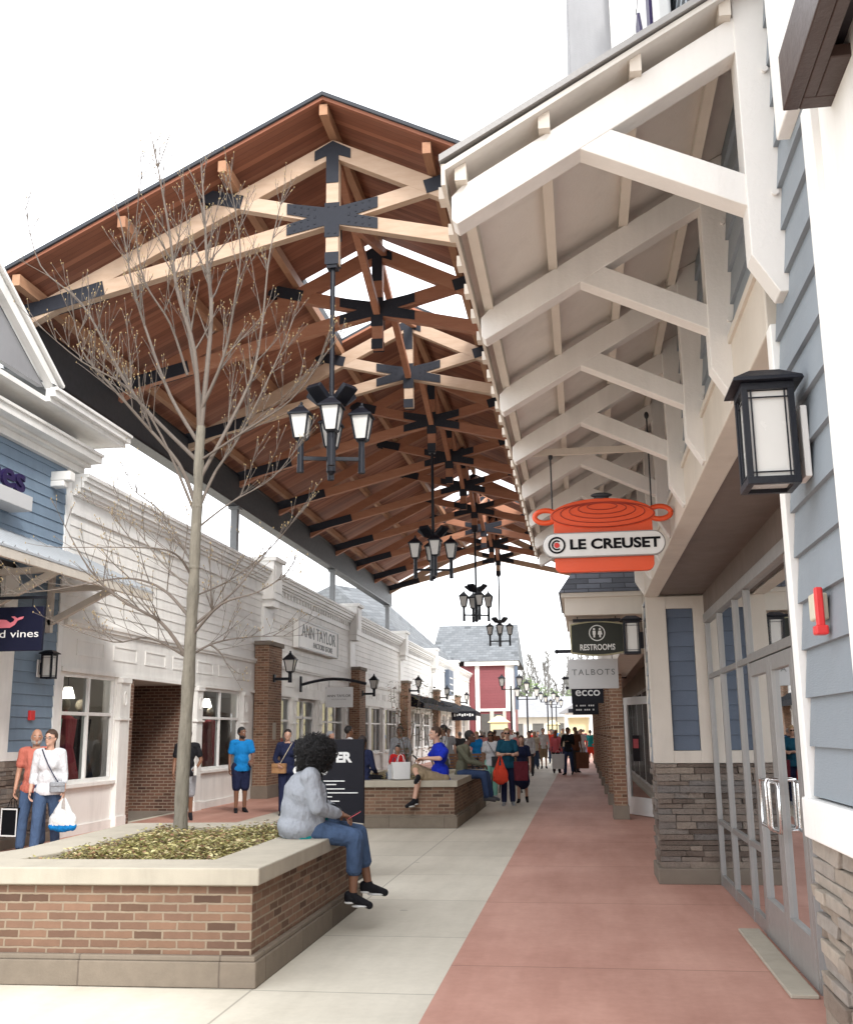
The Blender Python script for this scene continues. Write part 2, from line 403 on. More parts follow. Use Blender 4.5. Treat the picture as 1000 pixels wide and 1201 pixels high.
def concrete(name, ca, cb, xl, dy, oy, groove=.5, line=None):
    """slabs: joints across every dy metres, joints along at the x values in xl"""
    m, nt, out = newmat(name)
    g = nt.nodes.new('ShaderNodeNewGeometry'); sp = nt.nodes.new('ShaderNodeSeparateXYZ'); L(nt, g.outputs['Position'], sp.inputs[0])
    big = noise(nt, .35, 5, .65); fine = noise(nt, 14, 6, .7); streak = noise(nt, .8, 4, .6, stretch=(2.5, .35, 1))
    fac = mth(nt, 'ADD', mth(nt, 'MULTIPLY', big, .6), mth(nt, 'ADD', mth(nt, 'MULTIPLY', fine, .25), mth(nt, 'MULTIPLY', streak, .45))); fac = mth(nt, 'SUBTRACT', fac, .1)
    c = ramp(nt, fac, [(.35, ca), (.75, cb)])
    q = mth(nt, 'DIVIDE', mth(nt, 'ADD', sp.outputs[1], -oy), dy)
    cell = mth(nt, 'FLOOR', q); wn = nt.nodes.new('ShaderNodeTexWhiteNoise'); wn.noise_dimensions = '1D'; L(nt, cell, wn.inputs['W'])
    s_ = nt.nodes.new('ShaderNodeVectorMath'); s_.operation = 'SCALE'; L(nt, c, s_.inputs[0]); L(nt, mth(nt, 'MULTIPLY_ADD', wn.outputs['Value'], .07, .965), s_.inputs['Scale'])
    fr = mth(nt, 'MULTIPLY', mth(nt, 'ABSOLUTE', mth(nt, 'SUBTRACT', mth(nt, 'FRACT', q), .5)), dy)
    j = mth(nt, 'GREATER_THAN', fr, dy/2-.009)
    for x in xl:
        j = mth(nt, 'MAXIMUM', j, mth(nt, 'LESS_THAN', mth(nt, 'ABSOLUTE', mth(nt, 'ADD', sp.outputs[0], -x)), .008))
    # small dark spots (gum, drips)
    vo = nt.nodes.new('ShaderNodeTexVoronoi'); vo.inputs['Scale'].default_value = .9; L(nt, g.outputs['Position'], vo.inputs['Vector'])
    spot = mth(nt, 'MULTIPLY', mth(nt, 'LESS_THAN', vo.outputs['Distance'], .035), .35)
    c2 = mixc(nt, mth(nt, 'ADD', mth(nt, 'MULTIPLY', j, groove), spot), s_.outputs[0], tuple(x*.3 for x in ca))
    h = mth(nt, 'ADD', mth(nt, 'MULTIPLY', fine, .25), mth(nt, 'MULTIPLY', j, -1.0))
    finish(nt, out, c2, mth(nt, 'MULTIPLY_ADD', fine, .2, .6), 0, bump(nt, h, .35, .006), .35)
    return m
concrete('concrete', (.42, .385, .315), (.66, .615, .52), (-2.22, -4.4), 1.9, 7.1)
concrete('red_concrete', (.33, .155, .115), (.58, .335, .265), (1.7,), 2.85, 7.95)

# ------------------------------------------------------------------ camera, light, sky
cam = bpy.data.cameras.new('camera'); co = bpy.data.objects.new('camera', cam); COL.objects.link(co); S.camera = co
F = 1218.0
dyv = V((182, -256.5, -F)).normalized(); upv = V((-60, 5730, -F)).normalized(); upv = (upv - dyv*upv.dot(dyv)).normalized(); dxv = dyv.cross(upv)
R = Matrix((dxv, dyv, upv)).to_4x4(); R.translation = V((0, 0, 1.65)); co.matrix_world = R
cam.sensor_fit = 'VERTICAL'; cam.sensor_height = 24; cam.lens = 24*F/1201.0; cam.clip_start = .05; cam.clip_end = 2000

W = bpy.data.worlds.new('World'); S.world = W; W.use_nodes = True; nt = W.node_tree
bg = nt.nodes['Background']; sky = nt.nodes.new('ShaderNodeTexSky'); sky.sky_type = 'NISHITA'; sky.sun_disc = False
SUN_EL, SUN_AZ = 38, 150       # azimuth from +Y clockwise: light comes from behind the camera, to the right
sky.sun_elevation = math.radians(SUN_EL); sky.sun_rotation = math.radians(SUN_AZ)
mx = nt.nodes.new('ShaderNodeMix'); mx.data_type = 'RGBA'; mx.inputs[0].default_value = .9
nt.links.new(sky.outputs[0], mx.inputs[6]); mx.inputs[7].default_value = (8.2, 8.3, 8.5, 1)
nt.links.new(mx.outputs[2], bg.inputs[0]); bg.inputs[1].default_value = .12
sl = bpy.data.lights.new('sun', 'SUN'); sl.energy = 1.2; sl.angle = math.radians(16); sl.color = (1, .97, .92)
so = bpy.data.objects.new('sun', sl); COL.objects.link(so)
az, el = math.radians(SUN_AZ), math.radians(SUN_EL)
so.rotation_euler = V((math.sin(az)*math.cos(el), math.cos(az)*math.cos(el), math.sin(el))).to_track_quat('Z', 'Y').to_euler()
S.view_settings.view_transform = 'Standard'; S.view_settings.look = 'None'; S.view_settings.gamma = 1; S.view_settings.exposure = 1.5
S.render.engine = 'CYCLES'; S.cycles.use_denoising = True; S.cycles.max_bounces = 8; S.cycles.diffuse_bounces = 5
S.cycles.transparent_max_bounces = 12; S.cycles.sample_clamp_indirect = 6

# ------------------------------------------------------------------ ground
def sheet(name, x0, x1, y0, y1, z, mat):
    o = MB().add([(x0,y0,z),(x1,y0,z),(x1,y1,z),(x0,y1,z)], [(0,1,2,3)]).build(name, mat); tag(o, kind='structure'); return o
sheet('ground', -600, 600, -40, 900, 0, M['concrete'])
sheet('red_walkway', -1.0, 1.62, -8, 84, .004, M['red_concrete'])
sheet('red_walkway_opposite', -8.7, -6.6, -8, 82, .004, M['red_concrete'])
# ------------------------------------------------------------------ lap siding, ledge stone
def siding(name, mat, parent, plane, a0, a1, z0, z1, axis='x', facing=-1, exp=.17, gap_mat=None, thick=.045):
    """lap boards on the plane x=plane (axis 'x') or y=plane (axis 'y'); each board leans out at its foot"""
    m = MB(); z = z0
    seams = []
    while z < z1-.01:
        zt = min(z+exp, z1); f = (zt-z)/exp
        o0, o1 = plane+facing*.022, plane+facing*(.022-.018*f); back = plane-facing*thick
        prof = [(o0, z+.004), (o1, zt+.012 if zt < z1 else zt), (back, zt), (back, z)]
        segs = [a0]
        s0 = a0 + ru(1.5, 3.6)
        while s0 < a1-.6: segs.append(s0); s0 += ru(2.4, 3.6)
        segs.append(a1)
        for s, e in zip(segs, segs[1:]):
            e2 = e-.003
            if axis == 'x': m.prism([(p[0], s, p[1]) for p in prof], (0, e2-s, 0))
            else: m.prism([(s, p[0], p[1]) for p in prof], (e2-s, 0, 0))
        z = zt
    return m.build(name, mat, parent, recalc=True)

def ledge_mat(name, cols):
    m, nt, out = newmat(name)
    c = ramp(nt, var(nt), cols)
    k = mth(nt, 'MULTIPLY_ADD', noise(nt, 16, 6, .7), .7, .62)
    s_ = nt.nodes.new('ShaderNodeVectorMath'); s_.operation = 'SCALE'; L(nt, c, s_.inputs[0]); L(nt, k, s_.inputs['Scale'])
    finish(nt, out, s_.outputs[0], .85, 0, bump(nt, noise(nt, 28, 7, .75), 1.0, .03), .3)
ledge_mat('ledge', [(0, (.26, .205, .165)), (.3, (.38, .32, .26)), (.55, (.46, .40, .34)), (.8, (.33, .30, .275)), (1, (.52, .45, .37))])
ledge_mat('ledge_shaded', [(0, (.13, .10, .082)), (.35, (.21, .165, .135)), (.6, (.26, .215, .18)), (.8, (.19, .172, .16)), (1, (.31, .25, .20))])  # same ledge stone, with the shade on the piers put into the colour
def ledge(m, plane, a0, a1, z0, z1, axis='x', facing=-1, rh=(.05, .10)):
    z = z0
    while z < z1-.02:
        h = ru(*rh); zt = z+h
        if z1-zt < .035: zt = z1
        a = a0
        while a < a1-.01:
            l = ru(.12, .42); e = a+l
            if a1-e < .09: e = a1
            pr = ru(.0, .032)
            j = lambda s=.004: ru(-s, s)
            p0, p1 = plane+facing*pr, plane-facing*.05
            g = .0025
            q = [(a+g, z+g), (e-g, z+g), (e-g, zt-g), (a+g, zt-g)]
            if axis == 'x': poly = [(p0+j(.006), b+j(), c+j(.003)) for b, c in q]; ext = (p1-p0, 0, 0)
            else: poly = [(b+j(), p0+j(.006), c+j(.003)) for b, c in q]; ext = (0, p1-p0, 0)
            m.prism(poly, ext)
            a = e
        z = zt
    return m

# ------------------------------------------------------------------ right: the blue clad shop
B = thing('blue_shop_building', 'blue clapboard shop with stone base and white bracketed eave, nearest on the right', 'building', (1.2, 7, 0))
XW = .8; XD = 1.45
siding('siding', M['blue_siding'], B, XW, 3.12, 3.845, 1.42, 4.6, exp=.165)
siding('siding', M['blue_siding'], B, XW, 3.93, 12.2, 3.46, 4.6, exp=.165)
siding('siding', M['blue_siding'], B, XW+.05, 2.2, 10, 4.6, 8.8, exp=.165)
boxes('wall', M['interior_dark'], B, [(XW+.05, 1.3, 2.0, 3.9, 0, 4.55), (XW+.06, 1.3, 3.93, 12.2, 3.3, 4.55), (XW+.12, 6, 2.0, 10.0, 4.62, 8.8), (XD+.1, 6, 12.25, 12.95, 0, 4.5)])
boxes('corner_trim', M['bright_trim'], B, [(.765, .95, 3.85, 3.935, 1.285, 3.15), (.765, .85, 3.0, 3.118, 1.285, 3.56)], .004)
boxes('sill_band', M['bright_trim'], B, [(.755, .9, 1.4, 3.94, 1.28, 1.415)], .006)
boxes('white_panel_wall', M['white_paint'], B, [(.79, .95, 1.4, 3.0, 1.42, 3.56)])
boxes('fascia_panel', M['bright_trim'], B, [(.74, .84, 2.2, 3.36, 3.62, 5.2)], .005)
m = MB(); ledge(m, XW-.01, 1.4, 3.95, 0.0, 1.28, rh=(.035, .075)); ledge(m, 3.94, .84, 1.3, 0, 1.28, 'y', 1); m.build('stone_base', M['ledge'], B, .004)
boxes('fascia_beam', M['cream_paint'], B, [(.77, .93, 3.94, 12.19, 3.15, 3.46)], .006)
boxes('soffit', M['soffit_taupe'], B, [(.93, 1.9, 3.93, 12.21, 3.17, 3.22)])
boxes('beam_trim', M['cream_paint'], B, [(.755, .775, 3.94, 12.19, 3.43, 3.47)])
# the pier with the inset panel
m = MB(); ledge(m, 12.19, .80, 1.45, .17, 1.28, 'y', -1, (.045, .085)); ledge(m, .81, 12.22, 12.93, .17, 1.28, 'x', -1, (.045, .085)); m.build('stone_pier', M['ledge_shaded'], B, .003)
boxes('pier_foot', M['stone_base'], B, [(.765, 1.47, 12.15, 12.95, 0, .17)], .012)
boxes('pier_frame', M['cream_paint'], B, [(.785, 1.005, 12.16, 12.25, 1.285, 3.15), (1.305, 1.46, 12.16, 12.25, 1.285, 3.15), (1.005, 1.305, 12.162, 12.25, 3.01, 3.15), (1.005, 1.305, 12.162, 12.25, 1.285, 1.42), (.785, .9, 12.252, 12.33, 1.285, 3.15), (.785, .9, 12.85, 12.93, 1.285, 3.15)], .004)
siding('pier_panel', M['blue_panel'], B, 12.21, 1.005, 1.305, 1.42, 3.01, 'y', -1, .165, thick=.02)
siding('siding', M['blue_siding'], B, .815, 12.332, 12.848, 1.285, 3.15, exp=.165, thick=.03)
boxes('pier_core', M['cream_paint'], B, [(.87, 1.44, 12.26, 12.9, .0, 3.6)])
# storefront (frame members, glass, doors)
sf = MB()
def mull(y0, y1, z0, z1, d=.028): sf.box(XD-d, XD+.05, y0, y1, z0, z1)
for y in (12.1, 11.05, 9.93, 9.25): mull(y-.03, y+.03, 0.0, 2.83)
for y in (7.33, 5.4): mull(y-.03, y+.03, 0.0, 2.83)
mull(3.95, 12.13, 2.83, 2.93, .04)
for a, b in ((9.28, 9.90), (9.96, 11.02), (11.08, 12.07), (5.43, 7.30)):
    for z in (.0, .64, 2.2): mull(a, b, z+.004, z+(.12 if z == 0 else .055), .022)
mull(7.36, 9.22, 2.2, 2.27)
fr = sf.build('storefront_frame', M['alu_frame'], B, .004)
boxes('storefront_header', M['soffit_taupe'], B, [(XD-.02, XD+.1, 3.94, 12.2, 2.932, 3.17)])
m = MB()
for a, b in ((3.95, 5.37), (5.43, 7.30), (9.28, 9.90), (9.96, 11.02), (11.08, 12.07)): m.add([(XD, a, .1), (XD, b, .1), (XD, b, 2.83), (XD, a, 2.83)], [(0, 1, 2, 3)])
m.add([(XD, 7.36, 2.27), (XD, 9.22, 2.27), (XD, 9.22, 2.83), (XD, 7.36, 2.83)], [(0, 1, 2, 3)])
m.build('window_glass', M['door_glass'], B)
for k, (a, b) in enumerate(((8.285, 9.215), (7.365, 8.275))):
    d = MB(); w = .105
    d.box(XD-.03, XD+.025, a, a+w, .01, 2.19); d.box(XD-.03, XD+.025, b-w, b, .01, 2.19)
    d.box(XD-.029, XD+.024, a+w, b-w, .01, .32); d.box(XD-.029, XD+.024, a+w, b-w, 2.08, 2.19)
    dr = d.build('door', M['alu_door'], B, .004)
    g = MB().add([(XD, a+w, .32), (XD, b-w, .32), (XD, b-w, 2.08), (XD, a+w, 2.08)], [(0, 1, 2, 3)]).build('door_pane', M['door_glass'], dr)
    hy = a+w*.6 if k == 0 else b-w*.6; s_ = 1 if k == 0 else -1
    h = MB().path([(XD-.03, hy, .92), (XD-.09, hy, .92), (XD-.1, hy, .95), (XD-.1, hy, 1.25), (XD-.09, hy, 1.28), (XD-.03, hy, 1.28)], [.014]*6, 8)
    h.path([(XD-.09, hy, .93), (XD-.09, hy+s_*.3, .93), (XD-.09, hy+s_*.32, .96), (XD-.09, hy+s_*.32, 1.24), (XD-.09, hy+s_*.3, 1.27), (XD-.09, hy, 1.27)], [.013]*6, 8)
    h.build('door_handle', M['chrome'], dr)
boxes('threshold', M['stone_cap'], B, [(1.22, XD-.06, 7.2, 9.45, .005, .03)], .006)
boxes('interior', M['interior_wall'], B, [(4.9, 5.0, 3.95, 12.2, 0, 3.2), (XD+.12, 4.9, 12.1, 12.2, 0, 3.2), (XD+.12, 4.9, 3.96, 4.05, 0, 3.2), (XD+.12, 4.9, 4.05, 12.1, 3.1, 3.2)])
boxes('shop_floor', M['interior_floor'], B, [(XD+.06, 4.9, 4.05, 12.1, .006, .02)])
m = MB()
for y in (4.8, 6.6, 8.4, 10.2):
    for z in (.4, .9, 1.4, 1.9): m.box(4.4, 4.88, y, y+1.5, z, z+.04)
    for z in (.45, .95, 1.45):
        for q in range(5): m.box(4.5, 4.7, y+.1+q*.27, y+.28+q*.27, z, z+ru(.15, .35))
m.build('display_shelf', M['cream_paint'], B)
# bracketed eave
R1 = bpy.data.objects.new('eave_roof', None)
m = MB(); SL = .58
def ez(x, o=0.0): return 3.66 + SL*(x+.42) + o           # top of the bracket chord
XE = -.425
m.prism([(XE, 3.53, ez(XE, .062)), (.84, 3.53, ez(.84, .062)), (.84, 3.53, ez(.84, .085)), (XE, 3.53, ez(XE, .085))], (0, 8.84, 0))
roof = m.build('eave_roof', M['soffit_cream'], B)
m = MB(); m.prism([(XE-.02, 3.51, ez(XE, .088)), (.84, 3.51, ez(.84, .088)), (.84, 3.51, ez(.84, .115)), (XE-.02, 3.51, ez(XE, .115))], (0, 8.88, 0)); m.build('roof_covering', M['alu_frame'], roof)
m = MB()
for x in (-.37, -.05, .30, .64):
    m.prism([(x-.022, 3.56, ez(x, .0)), (x+.022, 3.56, ez(x, .0)), (x+.022, 3.56, ez(x+.022, .061)), (x-.022, 3.56, ez(x-.022, .061))], (0, 8.8, 0))
m.build_each('eave_purlin', M['cream_paint'], roof)
m = MB(); m.box(XE-.015, XE+.0, 3.53, 12.35, ez(XE)+.0, ez(XE)+.087)
y = 3.65
while y < 12.3: m.box(XE-.04, XE-.016, y, y+.07, ez(XE)+.01, ez(XE)+.06); y += .3
m.build('eave_edge_trim', M['cream_paint'], roof)
for k in range(8):
    y = 3.60+1.2*k; t = .105
    m = MB()
    tip = -.41
    m.prism([(tip, y, ez(tip)-.02), (tip, y, ez(tip)-.115), (tip+.02, y, ez(tip)-.135), (.05, y, ez(.05)-.15), (.68, y, ez(.68)-.15), (.68, y, ez(.68)), (tip+.04, y, ez(tip+.04)-.001)], (0, t, 0))
    m.prism([(.672, y-.004, 4.36), (.672, y-.004, 3.32), (.76, y-.004, 3.17), (.797, y-.004, 3.17), (.797, y-.004, 4.42)], (0, t+.008, 0))
    m.beam((.05, y+t/2, 3.88), (.70, y+t/2, 3.565), t-.006, .115, (0, 0, 1))
    # bolts on the post
    for z in (3.55, 4.05): m.tube((.77, y-.02, z), (.77, y+t+.02, z), .012, n=8)
    m.build('bracket', M['eave_paint'], roof, .004, recalc=True)
bpy.data.objects.remove(R1)
# upper part: tower face and the big sign box
boxes('tower', M['gray_tower'], B, [(.16, .92, 10, 13.0, 4.9, 10.2), (.92, 6, 10.01, 13.0, 3.7, 10.2)], .01)
boxes('tower_trim', M['bright_trim'], B, [(.60, .852, 9.9, 9.999, 4.6, 10.2), (.78, .853, 9.45, 9.62, 5, 9.4)], .01)
# wall flashing blocks + conduit on the siding
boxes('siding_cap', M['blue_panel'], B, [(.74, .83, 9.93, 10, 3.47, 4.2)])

sg = thing('letter_sign', 'white sign board with huge dark purple letters high on the blue wall above the eave', 'sign', (.8, 8, 6.5))
boxes('sign_board', M['ink_white'], sg, [(.70, .80, 6.4, 9.35, 5.2, 7.6)], .02)
text_mesh('lettering', 'MN', M['ink_purple'], sg, (.698, 7.9, 6.5), (0, -1, 0), (0, 0, 1), 2.5, 1.75, .02, bold=.02)

aw = thing('bronze_canopy', 'dark bronze metal door canopy cut off by the upper right edge', 'canopy', (.8, 2.4, 3.5))
boxes('canopy_frame', M['bronze_metal'], aw, [(.655, .70, .9, 2.86, 3.42, 3.60), (.70, 1.3, 2.80, 2.86, 3.42, 3.60), (.70, .735, .9, 2.80, 3.42, 3.46), (.735, 1.3, 2.62, 2.80, 3.42, 3.46)], .004)
boxes('canopy_deck', M['dark_steel'], aw, [(.70, 1.3, .9, 2.80, 3.50, 3.58)])

# ------------------------------------------------------------------ wall lanterns (craftsman style boxes)
def box_lantern(label, wall_x, y, z, dirn, s=1.0, body=.2, reach=.19):
    """dirn -1: the wall is at larger x"""
    t = thing('wall_lantern', label, 'lantern', (wall_x, y, z), 'box lanterns on the shop fronts')
    c = wall_x + dirn*reach*s; w = body*s; h = .37*s
    m = MB(); e = .024*s
    for ax in (-1, 1):
        for ay in (-1, 1): m.cbox((c+ax*(w/2-e/2), y+ay*(w/2-e/2), z), (e, e, h))
    for zz, hh in ((h/2+.012*s, .03*s), (-h/2-.0*s, .03*s)):
        for ax in (-1, 1):
            m.cbox((c+ax*(w/2-e/2), y, z+zz), (e+.002, w+.002, hh)); m.cbox((c, y+ax*(w/2-e/2), z+zz), (w-2*e, e+.002, hh))
    b = .006*s
    for ax in (-1, 1):
        for o in (-.32, .32):
            m.cbox((c+ax*(w/2-.008), y+o*w, z), (b, b, h)); m.cbox((c+o*w, y+ax*(w/2-.008), z), (b, b, h))
        for o in (-.41, .41):
            m.cbox((c+ax*(w/2-.008), y, z+o*h), (b, w*.9, b)); m.cbox((c, y+ax*(w/2-.008), z+o*h), (w*.9, b, b))
    fr = m.build('lantern_frame', M['black_metal'], t, .0015)
    m = MB(); m.frustum((c, y), w*1.36, w*1.36, w*1.3, w*1.3, z+h/2+.028*s, z+h/2+.045*s); m.frustum((c, y), w*1.28, w*1.28, w*.6, w*.6, z+h/2+.045*s, z+h/2+.09*s)
    m.build('lantern_roof', M['black_metal'], t, .002)
    m = MB(); g = w/2-.016
    m.box(c-g, c+g, y-g, y+g, z-h/2+.002, z+h/2-.004); m.build('lantern_glass', M['frosted_glass'], t)
    m = MB(); a0, a1 = sorted((wall_x+dirn*.045, c-dirn*(w/2-.004))); m.box(a0, a1, y-.05*s, y+.05*s, z-.13*s, z+.07*s)
    m.build('lantern_arm', M['black_metal'], t, .004)
    m = MB(); a0, a1 = sorted((wall_x, wall_x+dirn*.022)); m.box(a0, a1, y-.065*s, y+.065*s, z-.17*s, z+.12*s)
    m.build('mounting_block', M['bright_trim'], t, .004)
box_lantern('large black box lantern with frosted panes on the near blue wall under the eave', XW-.02, 3.50, 2.60, -1, .84, reach=.15)
box_lantern('smaller black box lantern beside the dark green hanging sign', .81, 12.6, 2.72, -1, .95)

al = thing('fire_alarm_strobe', 'red fire alarm strobe with beige box on the near blue wall', 'alarm', (XW-.02, 3.46, 2.02))
boxes('alarm_body', M['alarm_red'], al, [(.74, .765, 3.385, 3.41, 1.955, 2.085), (.732, .772, 3.375, 3.425, 1.935, 1.965)], .006)
boxes('strobe_box', M['alarm_beige'], al, [(.74, .785, 3.415, 3.49, 1.985, 2.07)], .006)

# ------------------------------------------------------------------ pot shaped hanging sign
def disc_poly(cx, cz, rx, rz, n=32, a0=0, a1=2*math.pi): return [(cx+rx*math.cos(a0+(a1-a0)*k/n), cz+rz*math.sin(a0+(a1-a0)*k/n)) for k in range(n+1 if a1-a0 < 6.2 else n)]
Y0 = 8.0
ps = thing('pot_sign', 'orange casserole shaped sign with a white name bar hanging under the eave', 'sign', (.215, Y0, 3.1))
def flat(poly, y, t): return [(a, y, b) for a, b in poly], (0, t, 0)
cx = .222
body = [(cx-.375, 3.275)] + [(cx-.375, 2.90)] + disc_poly(cx-.32, 2.895, .055, .055, 6, math.pi, 1.5*math.pi) + disc_poly(cx+.32, 2.895, .055, .055, 6, 1.5*math.pi, 2*math.pi) + [(cx+.375, 2.90), (cx+.375, 3.275)]
lid = disc_poly(cx, 3.275, .40, .135, 24, 0.0, math.pi) + disc_poly(cx, 3.275, .40, .095, 24, math.pi, 2*math.pi)[1:-1]
m = MB(); p, e = flat(body, Y0-.03, .06); m.prism(p, e); m.build('pot_body', M['sign_orange'], ps, .004, recalc=True)
m = MB(); p, e = flat(lid, Y0-.045, .09); m.prism(p, e); m.build('pot_lid', M['sign_orange'], ps, .004, recalc=True)
m = MB()
for s_ in (-1, 1):
    for pth in (disc_poly(cx+s_*.435, 3.285, .085, .05, 20),):
        pts = [(a, Y0-.01, b) for a, b in pth]; m.path(pts+[pts[0]], [.021]*(len(pts)+1), 8)
m.build_each('pot_handle', M['sign_orange'], ps)
m = MB(); m.ell((cx, Y0-.01, 3.415), (.06, .04, .02)); m.ell((cx, Y0-.01, 3.44), (.085, .045, .02)); m.build('lid_knob', M['dark_steel'], ps)
m = MB()
for q in range(1, 6):
    seg = []
    for k in range(49):
        t_ = 2*math.pi*k/48; x_, z_ = cx+(.045+.069*q)*math.cos(t_), 3.36-.016*q+(.008+.0178*q)*math.sin(t_)
        lim = 3.275+.135*math.sqrt(max(0, 1-((x_-cx)/.40)**2))-.006
        if z_ < lim: seg.append((x_, Y0-.047, z_))
        elif len(seg) > 1: m.path(seg, [.0042]*len(seg), 4); seg = []
        else: seg = []
    if len(seg) > 1: m.path(seg, [.0042]*len(seg), 4)
m.build('lid_line', M['line_dark_orange'], ps)
bar = disc_poly(cx+.372, 3.045, .084, .088, 12, -math.pi/2, math.pi/2) + disc_poly(cx-.372, 3.045, .084, .088, 12, math.pi/2, 1.5*math.pi)
m = MB(); p, e = flat(bar, Y0-.075, .045); m.prism(p, e); m.build('name_bar', M['ink_white'], ps, .004, recalc=True)
bar2 = disc_poly(cx+.372, 3.045, .092, .096, 12, -math.pi/2, math.pi/2) + disc_poly(cx-.372, 3.045, .092, .096, 12, math.pi/2, 1.5*math.pi)
m = MB(); p, e = flat(bar2, Y0-.068, .035); m.prism(p, e); m.build('bar_edge', M['alu_frame'], ps, recalc=True)
text_mesh('lettering', 'LE CREUSET', M['ink_black'], ps, (cx+.085, Y0-.076, 3.047), (1, 0, 0), (0, 0, 1), .68, .082, .004, bold=.035)
m = MB()
for r0, r1, a0, a1 in ((.052, .066, 0, 6.3), (.028, .04, .9, 5.4)):
    n = 28
    vs = []; fs = []
    for k in range(n+1):
        a = a0+(a1-a0)*k/n; vs += [(cx-.355+r0*math.cos(a), Y0-.079, 3.045+r0*math.sin(a)), (cx-.355+r1*math.cos(a), Y0-.079, 3.045+r1*math.sin(a))]
    for k in range(n): fs.append((2*k, 2*k+1, 2*k+3, 2*k+2))
    m.add(vs, fs)
m.build('logo_ring', M['ink_black'], ps)
m = MB(); m.prism([(a, Y0-.078, b) for a, b in disc_poly(cx-.355, 3.045, .021, .021, 16)], (0, .003, 0)); m.build('logo_dot', M['logo_red'], ps, recalc=True)
m = MB()
for x, zt in ((-.16, 3.80), (.60, 4.1)): m.tube((x, Y0, 3.31), (x, Y0, zt-.02), .006); m.ell((x, Y0, zt-.03), (.018, .018, .03))
m.build_each('hanging_rod', M['dark_steel'], ps)
boxes('support_bar', M['cream_paint'], ps, [(-.35, .76, Y0-.02, Y0+.02, 3.78, 3.83)])

# ------------------------------------------------------------------ right: the row of shops behind
B2 = thing('brick_arcade_building', 'long arcade building with cream beam and brick piers beyond the blue shop', 'building', (1.2, 30, 0))
m = MB(); m.box(-.15, .80, 13.0, 15.2, 3.05, 3.32); m.box(-.19, .80, 12.96, 15.24, 3.27, 3.33)
m.box(-.11, .80, 13.6, 15.1, 2.86, 3.05); m.build('porch_box', M['cream_paint'], B2, .006)
m = MB(); m.add([(-.22, 12.93, 3.33), (.86, 12.93, 3.33), (.86, 15.3, 3.33), (-.22, 15.3, 3.33), (.2, 13.7, 4.05), (.86, 13.7, 4.05), (.86, 15.3, 4.05), (.2, 15.3, 4.05)], [(0, 1, 5, 4), (3, 0, 4, 7), (4, 5, 6, 7), (2, 3, 7, 6), (1, 2, 6, 5), (0, 3, 2, 1)]); m.build('shingle_roof', M['shingles'], B2)
boxes('wall', M['cream_paint'], B2, [(1.7, 8, 13.0, 56, 0, 3.5), (.95, 8, 13.01, 56, 3.5, 6.2), (.8, 1.0, 13.0, 13.3, 2.9, 3.5)])
boxes('arcade_beam', M['cream_paint'], B2, [(.58, .93, 15.2, 56, 2.72, 3.45), (.94, 1.7, 13.2, 56, 3.3, 3.45)])
for y in (20.7, 24.6, 28.8, 33.2, 38, 43, 48.5, 54.5):
    m = MB(); m.box(.56, .80, y, y+.5, .25, 2.72); pr = m.build('brick_pier', M['pier_brick'], B2, .006)
    boxes('pier_foot', M['stone_base'], pr, [(.53, .83, y-.04, y+.54, 0, .25)], .01)
m = MB()
for k in range(14):
    y = 14 + k*3.0; m.box(1.62, 1.72, y, y+2.4, .25, 2.7)
for k in range(14):
    y = 14 + k*3.0; wn = MB(); wn.box(1.60, 1.69, y+.1, y+1.15, .35, 2.6); wn.box(1.60, 1.69, y+1.25, y+2.3, .35, 2.6)
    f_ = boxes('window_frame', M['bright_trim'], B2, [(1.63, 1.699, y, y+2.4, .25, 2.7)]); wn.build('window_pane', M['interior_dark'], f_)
# open glass door leaf with a poster
dl = thing('open_glass_door', 'glass shop door standing open into the arcade behind the stone pier', 'door', (1.6, 20.2, 0))
p0, p1 = V((.88, 21.9, 0)), V((1.62, 20.3, 0)); dd = (p1-p0).normalized(); ln = (p1-p0).length
def leafbox(m, a, b, z0, z1, t=.05):
    q0, q1 = p0+dd*a, p0+dd*b; m.beam((q0.x, q0.y, (z0+z1)/2), (q1.x, q1.y, (z0+z1)/2), t, z1-z0)
m = MB(); leafbox(m, 0, .13, .02, 2.3); leafbox(m, ln-.13, ln, .02, 2.3); leafbox(m, .13, ln-.13, .02, .36, .048); leafbox(m, .13, ln-.13, 2.15, 2.3, .048); m.build('door_frame', M['bright_trim'], dl, .004)
q = [p0+dd*.13, p0+dd*(ln-.13)]
MB().add([(q[0].x, q[0].y, .36), (q[1].x, q[1].y, .36), (q[1].x, q[1].y, 2.15), (q[0].x, q[0].y, 2.15)], [(0, 1, 2, 3)]).build('door_pane', M['shop_glass'], dl)
nrm = V((dd.y, -dd.x, 0)); nrm = nrm if nrm.y < 0 else -nrm
a, b = p0+dd*.32+nrm*.03, p0+dd*.62+nrm*.03
MB().add([(a.x, a.y, 1.05), (b.x, b.y, 1.05), (b.x, b.y, 1.55), (a.x, a.y, 1.55)], [(0, 1, 2, 3)]).build('door_poster', M['sign_black'], dl)
a2, b2 = p0+dd*.36+nrm*.034, p0+dd*.58+nrm*.034
MB().add([(a2.x, a2.y, 1.3), (b2.x, b2.y, 1.3), (b2.x, b2.y, 1.48), (a2.x, a2.y, 1.48)], [(0, 1, 2, 3)]).build('poster_picture', M['c_coral'], dl)

